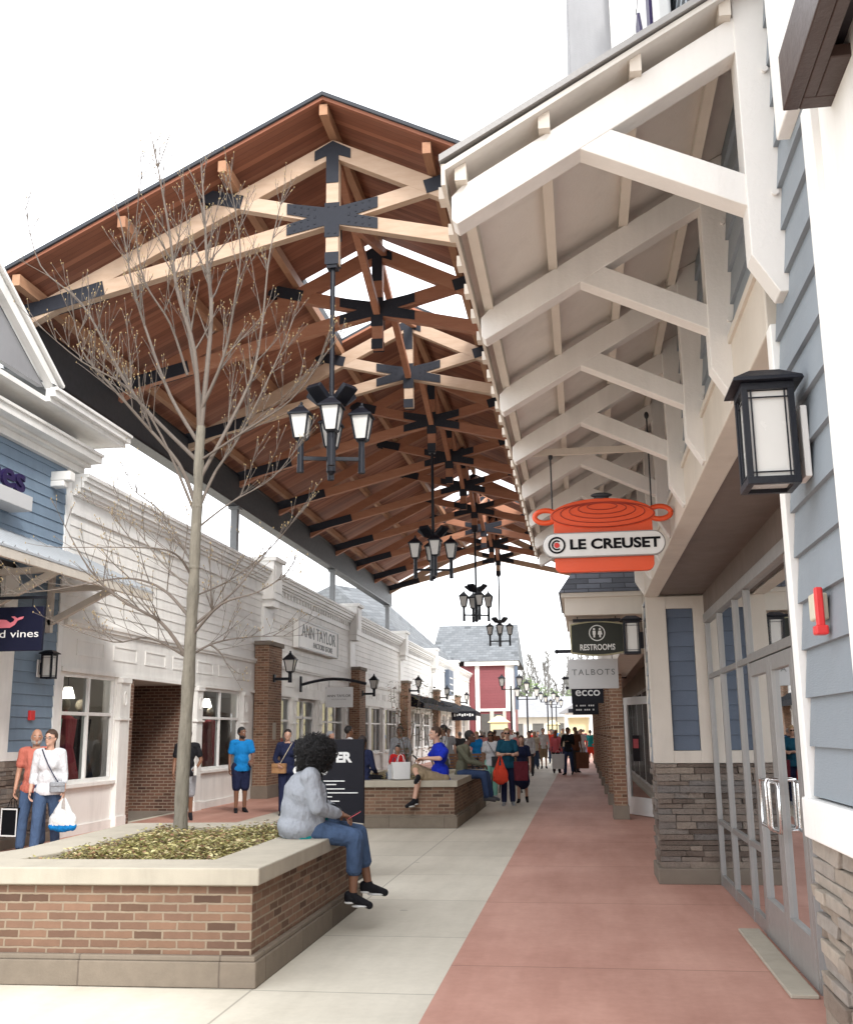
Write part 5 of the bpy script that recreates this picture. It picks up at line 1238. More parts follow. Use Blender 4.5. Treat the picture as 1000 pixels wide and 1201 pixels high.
# ------------------------------------------------------------------ people
def _capsule(m, a, b, ra, rb, n=12):
    a, b = V(a), V(b); d = b-a; l = d.length
    if l < 1e-5: m.ell(a, (ra, ra, ra), nu=n, nv=8); return
    m.tube(a, b, ra, rb, n); m.ell(a, (ra, ra, ra), nu=n, nv=8); m.ell(b, (rb, rb, rb), nu=n, nv=8)
def basis(u, f):
    u = V(u).normalized(); f = V(f); f = (f-u*f.dot(u)).normalized(); r = f.cross(u)
    return Matrix((r, f, u)).transposed()        # columns: right, forward, up
def blob(prims, voxel, smooth=3, noise_amp=0.0):
    m = MB()
    for p in prims:
        if p[0] == 'c': _capsule(m, *p[1:])
        else: m.ell(p[1], p[2], nu=16, nv=12, rot=p[3] if len(p) > 3 else None)
    me = bpy.data.meshes.new('tmp'); me.from_pydata([tuple(v) for v in m.v], [], m.f); me.update()
    o = bpy.data.objects.new('tmp', me); COL.objects.link(o)
    r = o.modifiers.new('r', 'REMESH'); r.mode = 'VOXEL'; r.voxel_size = voxel; r.use_smooth_shade = True
    if smooth: s = o.modifiers.new('s', 'SMOOTH'); s.iterations = smooth; s.factor = .5
    dg = bpy.context.evaluated_depsgraph_get(); out = bpy.data.meshes.new_from_object(o.evaluated_get(dg))
    bpy.data.objects.remove(o); bpy.data.meshes.remove(me)
    v = [V(x.co) for x in out.vertices]; f = [tuple(p.vertices) for p in out.polygons]; bpy.data.meshes.remove(out)
    return v, f
def cut(v, f, test):
    keep = [all(test(v[i]) for i in p) for p in f]; return v, [p for p, k in zip(f, keep) if k]

def hand(m, wrist, dirv, palm, side, s=1.0, curl=.5, n=6):
    """palm block, four unequal bent fingers and a thumb; dirv runs along the hand, palm = palm normal, side = thumb side"""
    d = V(dirv).normalized(); pn = V(palm); pn = (pn-d*pn.dot(d)).normalized(); sd = d.cross(pn)
    if sd.dot(V(side)) < 0: sd = -sd
    w = V(wrist); B = Matrix((sd, pn, d)).transposed()
    m.ell(w + d*.045*s, (.040*s, .017*s, .055*s), nu=12, nv=8, rot=B)
    for k, (o, l) in enumerate(((.030, .070), (.010, .080), (-.010, .075), (-.029, .058))):
        p = w + d*.080*s + sd*o*s; a = d; c = curl*(.8+.15*k)
        for j, fr_ in enumerate((.42, .32, .26)):
            a = (a*math.cos(c*.8) + pn*math.sin(c*.8)); q = p + a*l*fr_*s; r = (.0095-.001*j)*s
            _capsule(m, p, q, r, r*.92, n); 
            pn2 = (pn*math.cos(c*.8) - a*0); p = q
            dd = a.normalized(); a = dd
    p = w + d*.025*s + sd*.032*s; q = p + (d*.6+sd*.7+pn*.3).normalized()*.035*s; r2 = q + (d*.85+sd*.1+pn*.5).normalized()*.032*s
    _capsule(m, p, q, .0125*s, .011*s, n); _capsule(m, q, r2, .011*s, .009*s, n)

def person(label, pos, heading, h=1.72, J=None, skin='skin_tan', hair=('hair_dark', 'short'), top=('c_gray', 'short'), bottom=('c_denim', 'long'), shoes='c_black',
           stout=1.0, detail=1, stride=.12, arms=('down', 'down'), turn=0, group=None, female=False, extra=None, seat=None, sole=None, name='person'):
    """heading in degrees: 0 walks away from the camera, 180 towards it, 90 to the right"""
    s = h/1.75; a = -math.radians(heading)
    root = thing(name, label, 'person', (pos[0], pos[1], pos[2] if len(pos) > 2 else 0), group)
    root.rotation_euler = (0, 0, a)
    vx = {2: .0085, 1: .015, 0: .026}[detail]
    st = stout; fm = 1 if female else 0
    # --- joints (x to the person's right... local frame: +y forward, +x right)
    j = dict(pel=V((0, 0, .95)), waist=V((0, 0, 1.09)), chest=V((0, .0, 1.28)), neck=V((0, 0, 1.46)), head=V((0, .015, 1.625)))
    sw = .185 - .02*fm + .02*(st-1)
    for k, sg in (('L', -1), ('R', 1)):
        fwd = stride*sg
        j['sh'+k] = V((sg*sw, -.0, 1.425)); j['hip'+k] = V((sg*.085, 0, .93))
        j['kn'+k] = V((sg*.095, fwd*.6+.02, .50)); j['an'+k] = V((sg*.10, fwd, .085 + (.05 if fwd < -.1 else 0))); j['toe'+k] = V((sg*.125, fwd+.15, .035))
        arm = arms[0 if k == 'L' else 1]
        e, w = {'down': ((.05, -.02, -.29), (.065, .05, -.54)), 'swing': ((.05, .10, -.27), (.05, .26, -.46)), 'back': ((.05, -.12, -.26), (.06, -.16, -.51)),
                'phone': ((.05, .03, -.28), (-.07, .24, -.20)), 'bag': ((.09, -.02, -.28), (.02, .16, -.40)), 'hip': ((.17, -.06, -.24), (.05, .10, -.42)),
                'cross': ((.06, .05, -.28), (-.20, .22, -.26)), 'lap': ((.06, .03, -.27), (-.02, .26, -.36))}[arm]
        sh = j['sh'+k]; j['el'+k] = sh + V((sg*e[0], e[1], e[2])); j['wr'+k] = sh + V((sg*w[0], w[1], w[2]))
    if seat is not None:      # seated on something of height seat (metres, local scale)
        dz = seat/s + .10 - .95
        for q in ('pel', 'waist', 'chest', 'neck', 'head', 'shL', 'shR', 'elL', 'elR', 'wrL', 'wrR', 'hipL', 'hipR'): j[q] = j[q] + V((0, 0, dz))
        for k, sg in (('L', -1), ('R', 1)):
            j['kn'+k] = j['hip'+k] + V((sg*.06, .43, -.0)); j['an'+k] = j['kn'+k] + V((0, .0, -.41)); j['toe'+k] = j['an'+k] + V((sg*.02, .15, -.04))
    if J:
        for q, p in J.items(): j[q] = j[q] + V(p[1:]) if p[0] == '+' else V(p)
    for q in j: j[q] = j[q]*s
    Bt = basis(j['neck']-j['pel'], (0, 1, 0)); 
    ta = math.radians(turn); hf = V((math.sin(ta), math.cos(ta), -.05)); Bh = basis((0, 0, 1), hf); 
    def E(c, r, B=Bt): return ('e', c, tuple(x*s for x in r), B)
    def C(a, b, ra, rb): return ('c', a, b, ra*s, rb*s)
    lerp = lambda a, b, t: a + (b-a)*t
    hd = j['head']; up = V((0, 0, 1)); f = Bh @ V((0, 1, 0)); rgt = Bh @ V((1, 0, 0))
    sleeve = {'none': 0, 'short': .62, 'long': 1.9, 'three': 1.45}[top[1].split('_')[0]]
    lower = {'long': 1.93, 'short': .95, 'capri': 1.55, 'dress': .8}[bottom[1]]
    def limb(a, b, c, r0, r1, r2, t0, t1, g=0.0):
        out = []
        def at(t): return lerp(a, b, t) if t <= 1 else lerp(b, c, t-1)
        def rr(t): return (r0+(r1-r0)*t if t <= 1 else r1+(r2-r1)*(t-1)) + g
        ts = [t0] + ([1] if t0 < 1 < t1 else []) + [t1]
        for p, q in zip(ts, ts[1:]): out.append(('c', at(p), at(q), rr(p)*s, rr(q)*s))
        return out
    # --- body: one continuous skin
    P = [E(hd+up*.02*s, (.074, .092, .105), Bh), E(hd-up*.045*s+f*.022*s, (.056, .066, .062), Bh), ('c', j['neck']-up*.04*s, hd-up*.05*s-f*.008*s, .056*s*(.9 if fm else 1)*st**.3, .05*s),
         ('c', hd+f*.088*s+up*.012*s, hd+f*.108*s-up*.018*s, .010*s, .015*s), ('c', hd+f*.082*s-up*.082*s, hd+f*.086*s-up*.078*s, .022*s, .02*s),
         E(hd+rgt*.076*s-f*.005*s, (.012, .02, .03), Bh), E(hd-rgt*.076*s-f*.005*s, (.012, .02, .03), Bh),
         E(hd+f*.078*s+up*.035*s, (.05, .02, .012), Bh), E(hd+f*.088*s-up*.048*s, (.026, .014, .012), Bh)]
    torso = lambda g: [E(j['chest'], (.152*st+g, .108*st+g, .19+g)), E(lerp(j['waist'], j['pel'], .1)+Bt@V((0, .012*(st-1)*6*s, 0)), (.135*st+.0*fm+g, .108*st+(st-1)*.12+g, .15+g)), E(j['pel'], (.158*st+g, .118*st+g, .115+g)),
                       ('c', lerp(j['shL'], j['shR'], .12), lerp(j['shL'], j['shR'], .88), (.062*st**.5+g)*s, (.062*st**.5+g)*s), ('c', j['chest'], j['neck'], (.09+g)*s, (.06+g*.5)*s)] + \
        ([E(j['chest']+Bt@V((x*.07*s, .075*s*st, -.03*s)), (.062+g, .055+g, .06+g)) for x in (-1, 1)] if female else [])
    P += torso(-.012)
    for k in 'LR':
        P += limb(j['sh'+k], j['el'+k], j['wr'+k], .052*st**.7, .038*st**.5, .026, 0, 2)
        P += limb(j['hip'+k], j['kn'+k], j['an'+k], .088*st**.8, .055*st**.5, .036, 0, 2)
        kn, an = j['kn'+k], j['an'+k]; back = (an-kn).cross(V((1, 0, 0))).normalized(); back = back if back.y < 0 else -back
        P.append(('c', lerp(kn, an, .18)+back*.02*s, lerp(kn, an, .45)+back*.012*s, .048*s, .04*s))
        P.append(('c', an-up*.03*s, lerp(an-up*.03*s, j['toe'+k], .55), .033*s, .024*s))
    v, fc = blob(P, vx*s, 2 if detail else 2)
    b = MB(); b.add(v, fc, 0, .5, True)
    for k, sg in (('L', -1), ('R', 1)):
        d = (j['wr'+k]-j['el'+k]).normalized(); inward = V((-sg, 0, 0)) if abs(d.z) > .5 else V((0, 0, -1))
        thumb = V((0, 1, 0)) if abs(d.z) > .5 else V((-sg, 0, .3))
        hand(b, j['wr'+k]-d*.012*s, d, inward, thumb, s, .55, 8 if detail == 2 else 6)
    for sg in (-1, 1):       # eyes, lips
        ec = hd + f*.083*s + rgt*sg*.031*s + up*.012*s
        b.ell(ec, (.013*s, .010*s, .008*s), 1, 8, 6, rot=Bh); b.ell(ec+f*.0065*s, (.006*s, .005*s, .006*s), 2, 8, 6, rot=Bh)
        b.beam(ec+up*.02*s-rgt*.016*s+f*.004*s, ec+up*.021*s+rgt*.016*s+f*.004*s, .008*s, .006*s, (0, 0, 1), 2)
    b.ell(hd+f*.099*s-up*.048*s, (.022*s, .007*s, .006*s), 3, 8, 6, rot=Bh)
    hm = M.get(hair[0], M['hair_dark'])
    b.build('body', [M[skin], M['ink_white'], M['hair_dark'], M['c_maroon'] if skin != 'skin_light' else M['skin_tan']], root, wld=False)
    # --- top
    ax0 = (j['neck']-j['pel']).normalized(); hem = -.11 if seat is None else -.06
    g = .012 if 'loose' not in top[1] else .016
    Tp = torso(g)
    if 'long' in top[1] or sleeve > 0: 
        for k in 'LR':
            Tp += limb(j['sh'+k], j['el'+k], j['wr'+k], .054*st**.7, .042*st**.5, .032, 0, sleeve, g*.8)
            if sleeve < 1: Tp.append(('c', lerp(j['sh'+k], j['el'+k], sleeve*.6), lerp(j['sh'+k], j['el'+k], sleeve), (.050*st**.7+g)*s, (.052*st**.7+g)*s))
    if 'hem' in top[1]: Tp.append(E(j['pel']-up*.05*s, (.165*st+g, .125*st+g, .15+g)))
    Tp.append(E(j['pel']-ax0*.05*s, (.176*st+g, .134*st+g, .14+g)))
    v, fc = blob(Tp, vx*s*1.05, 5)
    # open the collar and the hem
    n0, ax = j['neck'], (j['neck']-j['pel']).normalized()
    def keep_top(p):
        if (p-j['pel']).dot(ax0) < hem*s and (p-j['pel']-ax0*(p-j['pel']).dot(ax0)).length < .24*s*st: return False
        if (p-n0).dot(ax) > .012*s and (p-n0-ax*(p-n0).dot(ax)).length < .075*s: return False
        return True
    v, fc = cut(v, fc, keep_top); MB().add(v, fc, 0, .5, True).build(top[2] if len(top) > 2 else 'shirt', M[top[0]], root, wld=False)
    # --- bottom
    g2 = .014 if bottom[1] != 'short' else .03
    Bp = [E(j['pel']-up*.01*s, (.158*st+.012, .118*st+.012, .12))]
    for k in 'LR': Bp += limb(j['hip'+k], j['kn'+k], j['an'+k], .09*st**.8, .06*st**.5, .052, 0, lower, g2)
    if bottom[1] == 'dress': Bp.append(('c', j['pel'], lerp(j['knL'], j['knR'], .5)+(j['pel']-lerp(j['knL'], j['knR'], .5))*.1, .15*s, .21*s))
    v, fc = blob(Bp, vx*s*1.05, 3); MB().add(v, fc, 0, .5, True).build('trousers' if bottom[1] in ('long', 'capri') else ('shorts' if bottom[1] == 'short' else 'skirt'), M[bottom[0]], root, wld=False)
    if bottom[1] == 'capri':
        m = MB()
        for k in 'LR':
            a_, b_ = lerp(j['kn'+k], j['an'+k], .50), lerp(j['kn'+k], j['an'+k], .60); m.tube(a_, b_, .071*s, .071*s, 16)
        m.build('rolled_cuff', M[bottom[0]], root, wld=False)
    # --- shoes
    for k in 'LR':
        an, to = j['an'+k], j['toe'+k]; fd = V((to.x-an.x, to.y-an.y, to.z-an.z+.03*s)).normalized(); zz = V((0, 0, 1)); heel = an - up*.045*s - fd*.045*s
        Bf = basis(zz, fd)
        v, fc = blob([('c', heel, an-up*.035*s+fd*.02*s, .036*s, .042*s), ('c', an-up*.03*s+fd*.02*s, an-up*.052*s+fd*.155*s, .044*s, .034*s), ('c', heel+up*.03*s, an, .036*s, .043*s)], .008*s if detail == 2 else .014*s, 2)
        sh = MB().add(v, fc, 0, .5, True).build('shoe', M[shoes], root, wld=False)
        if sole:
            m = MB(); m.ell(an-up*.075*s-fd*.03*s, (.040*s, .05*s, .014*s), nu=14, nv=6, rot=Bf); m.ell(an-up*.078*s+fd*.075*s, (.043*s, .085*s, .014*s), nu=14, nv=6, rot=Bf); m.build('shoe_sole', M[sole], sh, wld=False)
    # --- hair
    ht = hair[1]; H = []
    if ht != 'bald':
        H = [E(hd+up*.038*s-f*.018*s, (.088, .102, .103), Bh)]
        if ht in ('long', 'bob', 'back'): H += [E(hd-f*.05*s-up*.03*s, (.08, .06, .11), Bh)]
        if ht == 'long': H += [E(hd-f*.06*s-up*.14*s, (.085, .05, .13), Bh)]
        if ht == 'bun': H += [E(hd-f*.09*s+up*.05*s, (.04, .04, .04), Bh)]
        if ht == 'tail': H += [('c', hd-f*.09*s+up*.02*s, hd-f*.11*s-up*.15*s, .03*s, .018*s)]
        if ht == 'afro':
            H = [E(hd+up*.015*s-f*.035*s, (.168, .165, .135), Bh), E(hd-up*.07*s-f*.05*s, (.155, .14, .10), Bh)]
        v, fc = blob(H, max(vx, .011)*s, 1)
        if ht != 'afro':
            v, fc = cut(v, fc, lambda p: not ((p-hd).dot(f) > .035*s and (p-hd).dot(up) < .052*s) and not ((p-hd).dot(f) > -.02*s and (p-hd).dot(up) < -.02*s and ht in ('short', 'bun', 'tail')))
        hb = MB(); hb.add(v, fc, 0, .5, True)
        if ht == 'afro':
            rr_ = random.Random(3)
            for q in range(1900):
                d = V((rr_.gauss(0, 1), rr_.gauss(0, 1), rr_.gauss(0, 1))).normalized()
                c = hd + (up*.02-f*.035)*s + Bh@V((d.x*.168, d.y*.165, d.z*.135))*s if q % 3 else hd + (up*-.07-f*.05)*s + Bh@V((d.x*.155, d.y*.14, d.z*.10))*s
                r_ = rr_.uniform(.008, .02)*s; lift = rr_.uniform(.006, .022); k0 = rr_.uniform(0, 6.28); t1 = d.orthogonal().normalized(); t2 = d.cross(t1)
                hb.path([c + d*(lift*s*(i/2)) + (t1*math.cos(k0+i*1.3)+t2*math.sin(k0+i*1.3))*r_ for i in range(6)], [.003*s]*6, 4)
        hb.build('hair', hm, root, wld=False)
    if extra: extra(root, j, s, f, rgt, up, Bt)
    return root
def local_build(m, name, mat, root, bevel=0): return m.build(name, mat, root, bevel, wld=False)
def strap(root, j, s, Bt, st, mat, side=1, bag=None):
    """a cross-body strap from one shoulder to the other hip, in front and behind"""
    m = MB()
    for sgn in (1, -1):
        pts = []
        for t in range(9):
            u = t/8; p = j['shR'].lerp(j['shL'], .2 if side > 0 else .8)*(1-u) + (j['pel']+Bt@V((-side*.17*st, 0, .02)))*u
            bulge = math.sin(math.pi*min(1, u*.9+.05)); p = p + Bt@V((0, sgn*(.04+.115*st*bulge), .055*(1-u)*s)); pts.append(p)
        m.path(pts, [.008]*9, 5)
    return local_build(m, 'bag_strap', mat, root)
def carried(name, label, cat, root_pos, dims, mat, mat2=None, rz=0.0, taper=.9, group=None, handle=True):
    """a shopping bag hanging from a hand: its own thing; root_pos is the grip"""
    x, y, z = root_pos; w, d, h = dims
    t = thing(name, label, cat, (x, y, z - h - .14), group, rz)
    m = MB(); hh = h
    P = [(-w/2*taper, -d/2, 0), (w/2*taper, -d/2, 0), (w/2*taper, d/2, 0), (-w/2*taper, d/2, 0), (-w/2, -d/2*.7, h), (w/2, -d/2*.7, h), (w/2, d/2*.7, h), (-w/2, d/2*.7, h)]
    m.add(P, [(0, 3, 2, 1), (0, 1, 5, 4), (1, 2, 6, 5), (2, 3, 7, 6), (3, 0, 4, 7), (4, 5, 6, 7)])
    m.build('bag_body', mat, t, .01, wld=False)
    if handle:
        m = MB()
        for s_ in (-1, 1): m.path([(-w*.22, s_*d*.3, h-.01), (-w*.12, s_*.01, h+.11), (0, 0, h+.14), (w*.12, s_*.01, h+.11), (w*.22, s_*d*.3, h-.01)], [.005]*5, 5)
        m.build('bag_handle', mat2 or mat, t, wld=False)
    return t
def plastic_bag(label, grip, w, h, mat, band=None, rz=0.0, group=None):
    t = thing('plastic_bag', label, 'shopping bag', (grip[0], grip[1], grip[2]-h), group, rz)
    v, fc = blob([('e', V((0, 0, h*.30)), (w*.5, w*.17, h*.34)), ('c', V((-w*.36, 0, h*.14)), V((w*.36, 0, h*.12)), w*.13, w*.13), ('c', V((-w*.40, 0, h*.16)), V((-w*.25, 0, h*.62)), w*.10, w*.06), ('c', V((w*.38, 0, h*.14)), V((w*.26, 0, h*.58)), w*.12, w*.06), ('c', V((-w*.2, 0, h*.55)), V((-.02, 0, h*.97)), w*.13, .012), ('c', V((w*.2, 0, h*.55)), V((.02, 0, h*.97)), w*.13, .012)], .012, 1)
    rr_ = random.Random(int(grip[1]*10)); v = [p + V((rr_.uniform(-1, 1), rr_.uniform(-1, 1), rr_.uniform(-1, 1)))*.004 for p in v]
    m = MB(); lo = [q for q in fc if all(v[i].z < h*.2 for i in q)]; hi = [q for q in fc if not all(v[i].z < h*.2 for i in q)]
    m.add(v, hi, 0, .5, True); m.add(v, lo, 1 if band else 0, .5, True); m.build('bag_body', [mat, band or mat], t, wld=False)
    return t
def wpt(root, p):
    c, s_ = math.cos(root.rotation_euler.z), math.sin(root.rotation_euler.z); l = root.location
    return (l.x + p.x*c - p.y*s_, l.y + p.x*s_ + p.y*c, l.z + p.z)

hand_at = {}
def grab(key, k='R', also=None):
    def fn(root, j, s, f, rgt, up, Bt):
        d = (j['wr'+k]-j['el'+k]).normalized(); hand_at[key] = wpt(root, j['wr'+k]+d*.11*s)
        if also: also(root, j, s, f, rgt, up, Bt)
    return fn
def both(*fs):
    def fn(*a):
        for q in fs: q(*a)
    return fn
def glasses(root, j, s, f, rgt, up, Bt):
    m = MB(); hd = j['head']
    for sg in (-1, 1):
        c = hd + f*.102*s + rgt*sg*.033*s + up*.012*s; m.path([c+rgt*.026*s*math.cos(a_*.7)+up*.017*s*math.sin(a_*.7) for a_ in range(10)], [.003*s]*10, 4); m.path([c+rgt*sg*.026*s, hd+rgt*sg*.08*s+up*.012*s], [.0025*s]*2, 4)
    local_build(m, 'glasses', M['ink_black'], root)
def shades(root, j, s, f, rgt, up, Bt):
    m = MB(); hd = j['head']
    for sg in (-1, 1): m.ell(hd+f*.098*s+rgt*sg*.033*s+up*.012*s, (.03*s, .012*s, .02*s), rot=basis(up, f))
    local_build(m, 'sunglasses', M['ink_black'], root)
def beard(mat):
    def fn(root, j, s, f, rgt, up, Bt):
        hd = j['head']; v, fc = blob([('e', hd-up*.07*s+f*.035*s, (.06*s, .062*s, .05*s), basis(up, f)), ('c', hd+rgt*.07*s-up*.02*s, hd+rgt*.05*s-up*.08*s, .016*s, .018*s), ('c', hd-rgt*.07*s-up*.02*s, hd-rgt*.05*s-up*.08*s, .016*s, .018*s)], .01, 1)
        MB().add(v, fc, 0, .5, True).build('beard', mat, root, wld=False)
    return fn
def shoulder_bag(mat, st=1.0, side=1, size=(.24, .09, .17), strapmat=None, front=.14, dz=.0):
    def fn(root, j, s, f, rgt, up, Bt):
        strap(root, j, s, Bt, st, strapmat or mat, side)
        c = j['pel'] + Bt@V((-side*.15*st, front, .0+dz)); B = basis((0, 0, 1), (-side*.4, 1, 0)); m = MB(); m.cbox(c, size, B); m.cbox(c+V((0, .01, size[2]*.3)), (size[0]*1.02, size[1]*1.1, size[2]*.42), B); local_build(m, 'handbag', mat, root, .012)
    return fn

# --- foreground: seated woman on the near planter cap, seen from behind and the left, facing the street
def seated_front(root, j, s, f, rgt, up, Bt):
    # open cardigan over the shirt, phone in the hands
    st = 1.33
    def E(c, r, B=Bt): return ('e', c, tuple(x*s for x in r), B)
    g = .032
    Pp = [E(j['chest']-Bt@V((0, .015, 0)), (.165*st+g, .118*st+g, .20+g)), E(j['waist']-Bt@V((0, .02, .03)), (.160*st+g, .130*st+g, .17+g)), E(j['pel']-Bt@V((0, .035, -.0)), (.185*st+g, .135*st+g, .125+g)),
          ('c', j['shL'].lerp(j['shR'], .1), j['shL'].lerp(j['shR'], .9), .095*s, .095*s), ('c', j['chest'], j['neck']-up*.01, .13*s, .085*s)]
    for k in 'LR':
        e, w = j['el'+k], j['wr'+k]; Pp += [('c', j['sh'+k], e, .088*s, .072*s), ('c', e, e.lerp(w, .9), .072*s, .052*s)]
    Pp += [('c', j['chest'], j['pel'], (.16*st+.03)*s*.93, (.18*st+.02)*s*.93)]
    v, fc = blob(Pp, .0095, 9)
    ax = (j['neck']-j['pel']).normalized(); pl = j['pel']
    def keep(p):
        q = p - pl; fw = q.dot(Bt@V((0, 1, 0))); sd = q.dot(Bt@V((1, 0, 0))); hz = q.dot(ax)
        if fw > .03*s and abs(sd) < (.12 + .05*max(0, .35-hz))*s and hz > -.3: return False
        if hz > .50*s and (p-j['neck']).length < .09*s: return False
        if hz < -.10*s: return False
        return True
    v, fc = cut(v, fc, keep)
    # hem and sleeves ripple
    v = [p + V((math.sin(p.z*42+p.x*15), math.cos(p.z*38+p.y*22), 0))*.0035 for p in v]
    MB().add(v, fc, 0, .5, True).build('cardigan', C_('heather'), root, wld=False)
    c = (j['wrL']+j['wrR'])/2 + V((0, .10, .0)); m = MB(); m.cbox(c, (.07, .14, .009), Matrix.Rotation(.5, 3, 'X')); local_build(m, 'phone', M['ink_black'], root, .003)
    m = MB(); m.cbox(c+V((0, 0, -.007)), (.074, .144, .006), Matrix.Rotation(.5, 3, 'X')); local_build(m, 'phone_case', C_('coral'), root, .003)
J = dict(waist=(0, -.01, 1.00), chest=(0, .0, 1.17), neck=(0, .055, 1.385), head=(0, .10, 1.535), shL=(-.19, .03, 1.33), shR=(.19, .03, 1.33), pel=(0, -.03, .875), hipL=(-.10, 0, .87), hipR=(.10, 0, .87),
         knL=(-.13, .47, .81), knR=(.10, .44, .79), anL=(-.13, .56, .36), anR=(.09, .42, .30), toeL=(-.13, .73, .30), toeR=(.10, .60, .22),
         elL=(-.27, .10, 1.07), elR=(.26, .10, 1.07), wrL=(-.05, .32, .985), wrR=(.06, .32, .985))
person('woman with big curly black hair and grey cardigan sitting on the near brick planter', (-2.42, 9.25, 0), 78, 1.68, J=J, skin='skin_brown', hair=('hair_black', 'afro'), top=('c_teal', 'none'), bottom=('c_denim', 'capri'),
       shoes='c_black', stout=1.3, detail=2, female=True, extra=seated_front, sole='ink_white', turn=14)

# --- walking couple at the left
person('bald man in salmon polo and jeans walking beside the woman in white', (-7.98, 14.75, 0), 168, 1.76, skin='skin_tan', hair=('hair_gray', 'bald'), top=('c_salmon', 'short'), bottom=('c_denim', 'long'), detail=1, stride=.16, arms=('down', 'down'), stout=1.08, turn=-18, extra=both(grab('salmon', 'R'), beard(M['hair_gray'])))
person('woman in white long sleeved sweater with glasses and crossbody bag', (-7.55, 14.35, 0), 165, 1.74, skin='skin_light', hair=('hair_brown', 'tail'), top=('c_white', 'three_hem'), bottom=('c_denim', 'long'), detail=1, stride=.2, arms=('down', 'down'), stout=1.06, female=True, turn=18, extra=both(grab('white', 'L'), glasses, shoulder_bag(C_('gray'), 1.06, 1, (.2, .07, .14), C_('navy'))))
g_ = hand_at['salmon']; carried('gift_bag', 'black paper gift bag with white border carried by the bald man', 'shopping bag', g_, (.30, .12, .40), M['ink_black'], M['ink_black'], 2.9)
t = bpy.data.objects['gift_bag']; boxes_ = MB()
for a, b, c, d in ((-.15, .15, .0, .02), (-.15, .15, .37, .39), (-.15, -.132, .02, .37), (.132, .15, .02, .37)): boxes_.box(a, b, .062, .066, c, d)
for a, b, c, d in ((-.15, .15, .0, .02), (-.15, .15, .37, .39), (-.15, -.132, .02, .37), (.132, .15, .02, .37)): boxes_.box(a, b, -.066, -.062, c, d)
boxes_.build('white_border', M['ink_white'], t, wld=False)
g_ = hand_at['white']; plastic_bag('white plastic shopping bag with blue bottom hanging from the hand of the woman in white', (g_[0]+.02, g_[1]-.02, g_[2]+.03), .42, .46, M['ink_white'], C_('blue'))

person('person in black shirt and grey shorts half hidden behind the tree trunk', (-7.78, 20.3, 0), 160, 1.76, skin='skin_brown', hair=('hair_black', 'short'), top=('c_black', 'short'), bottom=('c_gray', 'short'), detail=1, arms=('bag', 'down'), stout=1.05, extra=grab('bottle', 'L'))
g_ = hand_at['bottle']; t = thing('water_bottle', 'clear plastic bottle in the hand of the person behind the trunk', 'bottle', g_); m = MB(); x, y, z = g_; m.tube((x, y, z-.1), (x, y, z+.06), .035, n=12); m.tube((x, y, z+.06), (x, y, z+.1), .03, .014, 12); m.build('bottle_body', M['frosted_glass'], t); m = MB(); m.tube((x, y, z+.1), (x, y, z+.125), .016, n=10); m.build('bottle_cap', M['ink_white'], t)
person('bearded man in bright blue shirt and dark shorts standing by the brick pier', (-7.35, 22.4, 0), 150, 1.80, skin='skin_brown', hair=('hair_black', 'short'), top=('c_blue', 'short'), bottom=('c_navy', 'short'), detail=1, arms=('lap', 'down'), stout=1.15, stride=.05, turn=-30, extra=both(beard(M['hair_black'])))
person('woman in navy sweater with short dark hair and tan shoulder bag', (-6.15, 21.8, 0), 165, 1.74, skin='skin_light', hair=('hair_dark', 'short'), top=('c_navy', 'long'), bottom=('c_navy', 'long'), detail=1, arms=('down', 'bag'), female=True, stout=1.12, extra=shoulder_bag(C_('tan'), 1.1, -1, (.30, .1, .2), C_('cream')))
person('man in pale shirt and dark hair looking away behind the black poster stand', (-5.55, 25.0, 0), 60, 1.82, skin='skin_brown', hair=('hair_black', 'short'), top=('c_white', 'short'), bottom=('c_denim', 'long'), arms=('phone', 'down'))
person('person in grey cap and dark jacket standing just left of the man in pale shirt', (-5.9, 24.6, 0), 120, 1.70, skin='skin_tan', hair=('c_gray', 'short'), top=('c_charcoal', 'long'), bottom=('c_charcoal', 'long'))
person('man in grey shirt facing the camera behind the second planter', (-4.55, 26.5, 0), 185, 1.80, skin='skin_brown', hair=('hair_black', 'short'), top=('c_gray', 'long'), bottom=('c_denim_dark', 'long'), arms=('bag', 'down'))
person('woman with long dark hair sitting with her back turned on the second planter', (-4.0, 19.2, 0), 20, 1.66, skin='skin_brown', hair=('hair_dark', 'long'), top=('c_navy', 'long'), bottom=('c_black', 'long'), seat=.74, female=True, stout=1.1, detail=1, arms=('lap', 'lap'))
person('child in bright red shirt on the second planter', (-3.86, 22.2, 0), 190, 1.25, skin='skin_tan', hair=('hair_black', 'short'), top=('c_red', 'short'), bottom=('c_denim', 'long'), seat=.75, arms=('lap', 'lap'))
person('man in light grey shirt standing behind the seated man in blue polo', (-3.35, 25.8, 0), 250, 1.82, skin='skin_brown', hair=('hair_black', 'short'), top=('c_lightgray', 'short'), bottom=('c_charcoal', 'long'), arms=('phone', 'phone'))
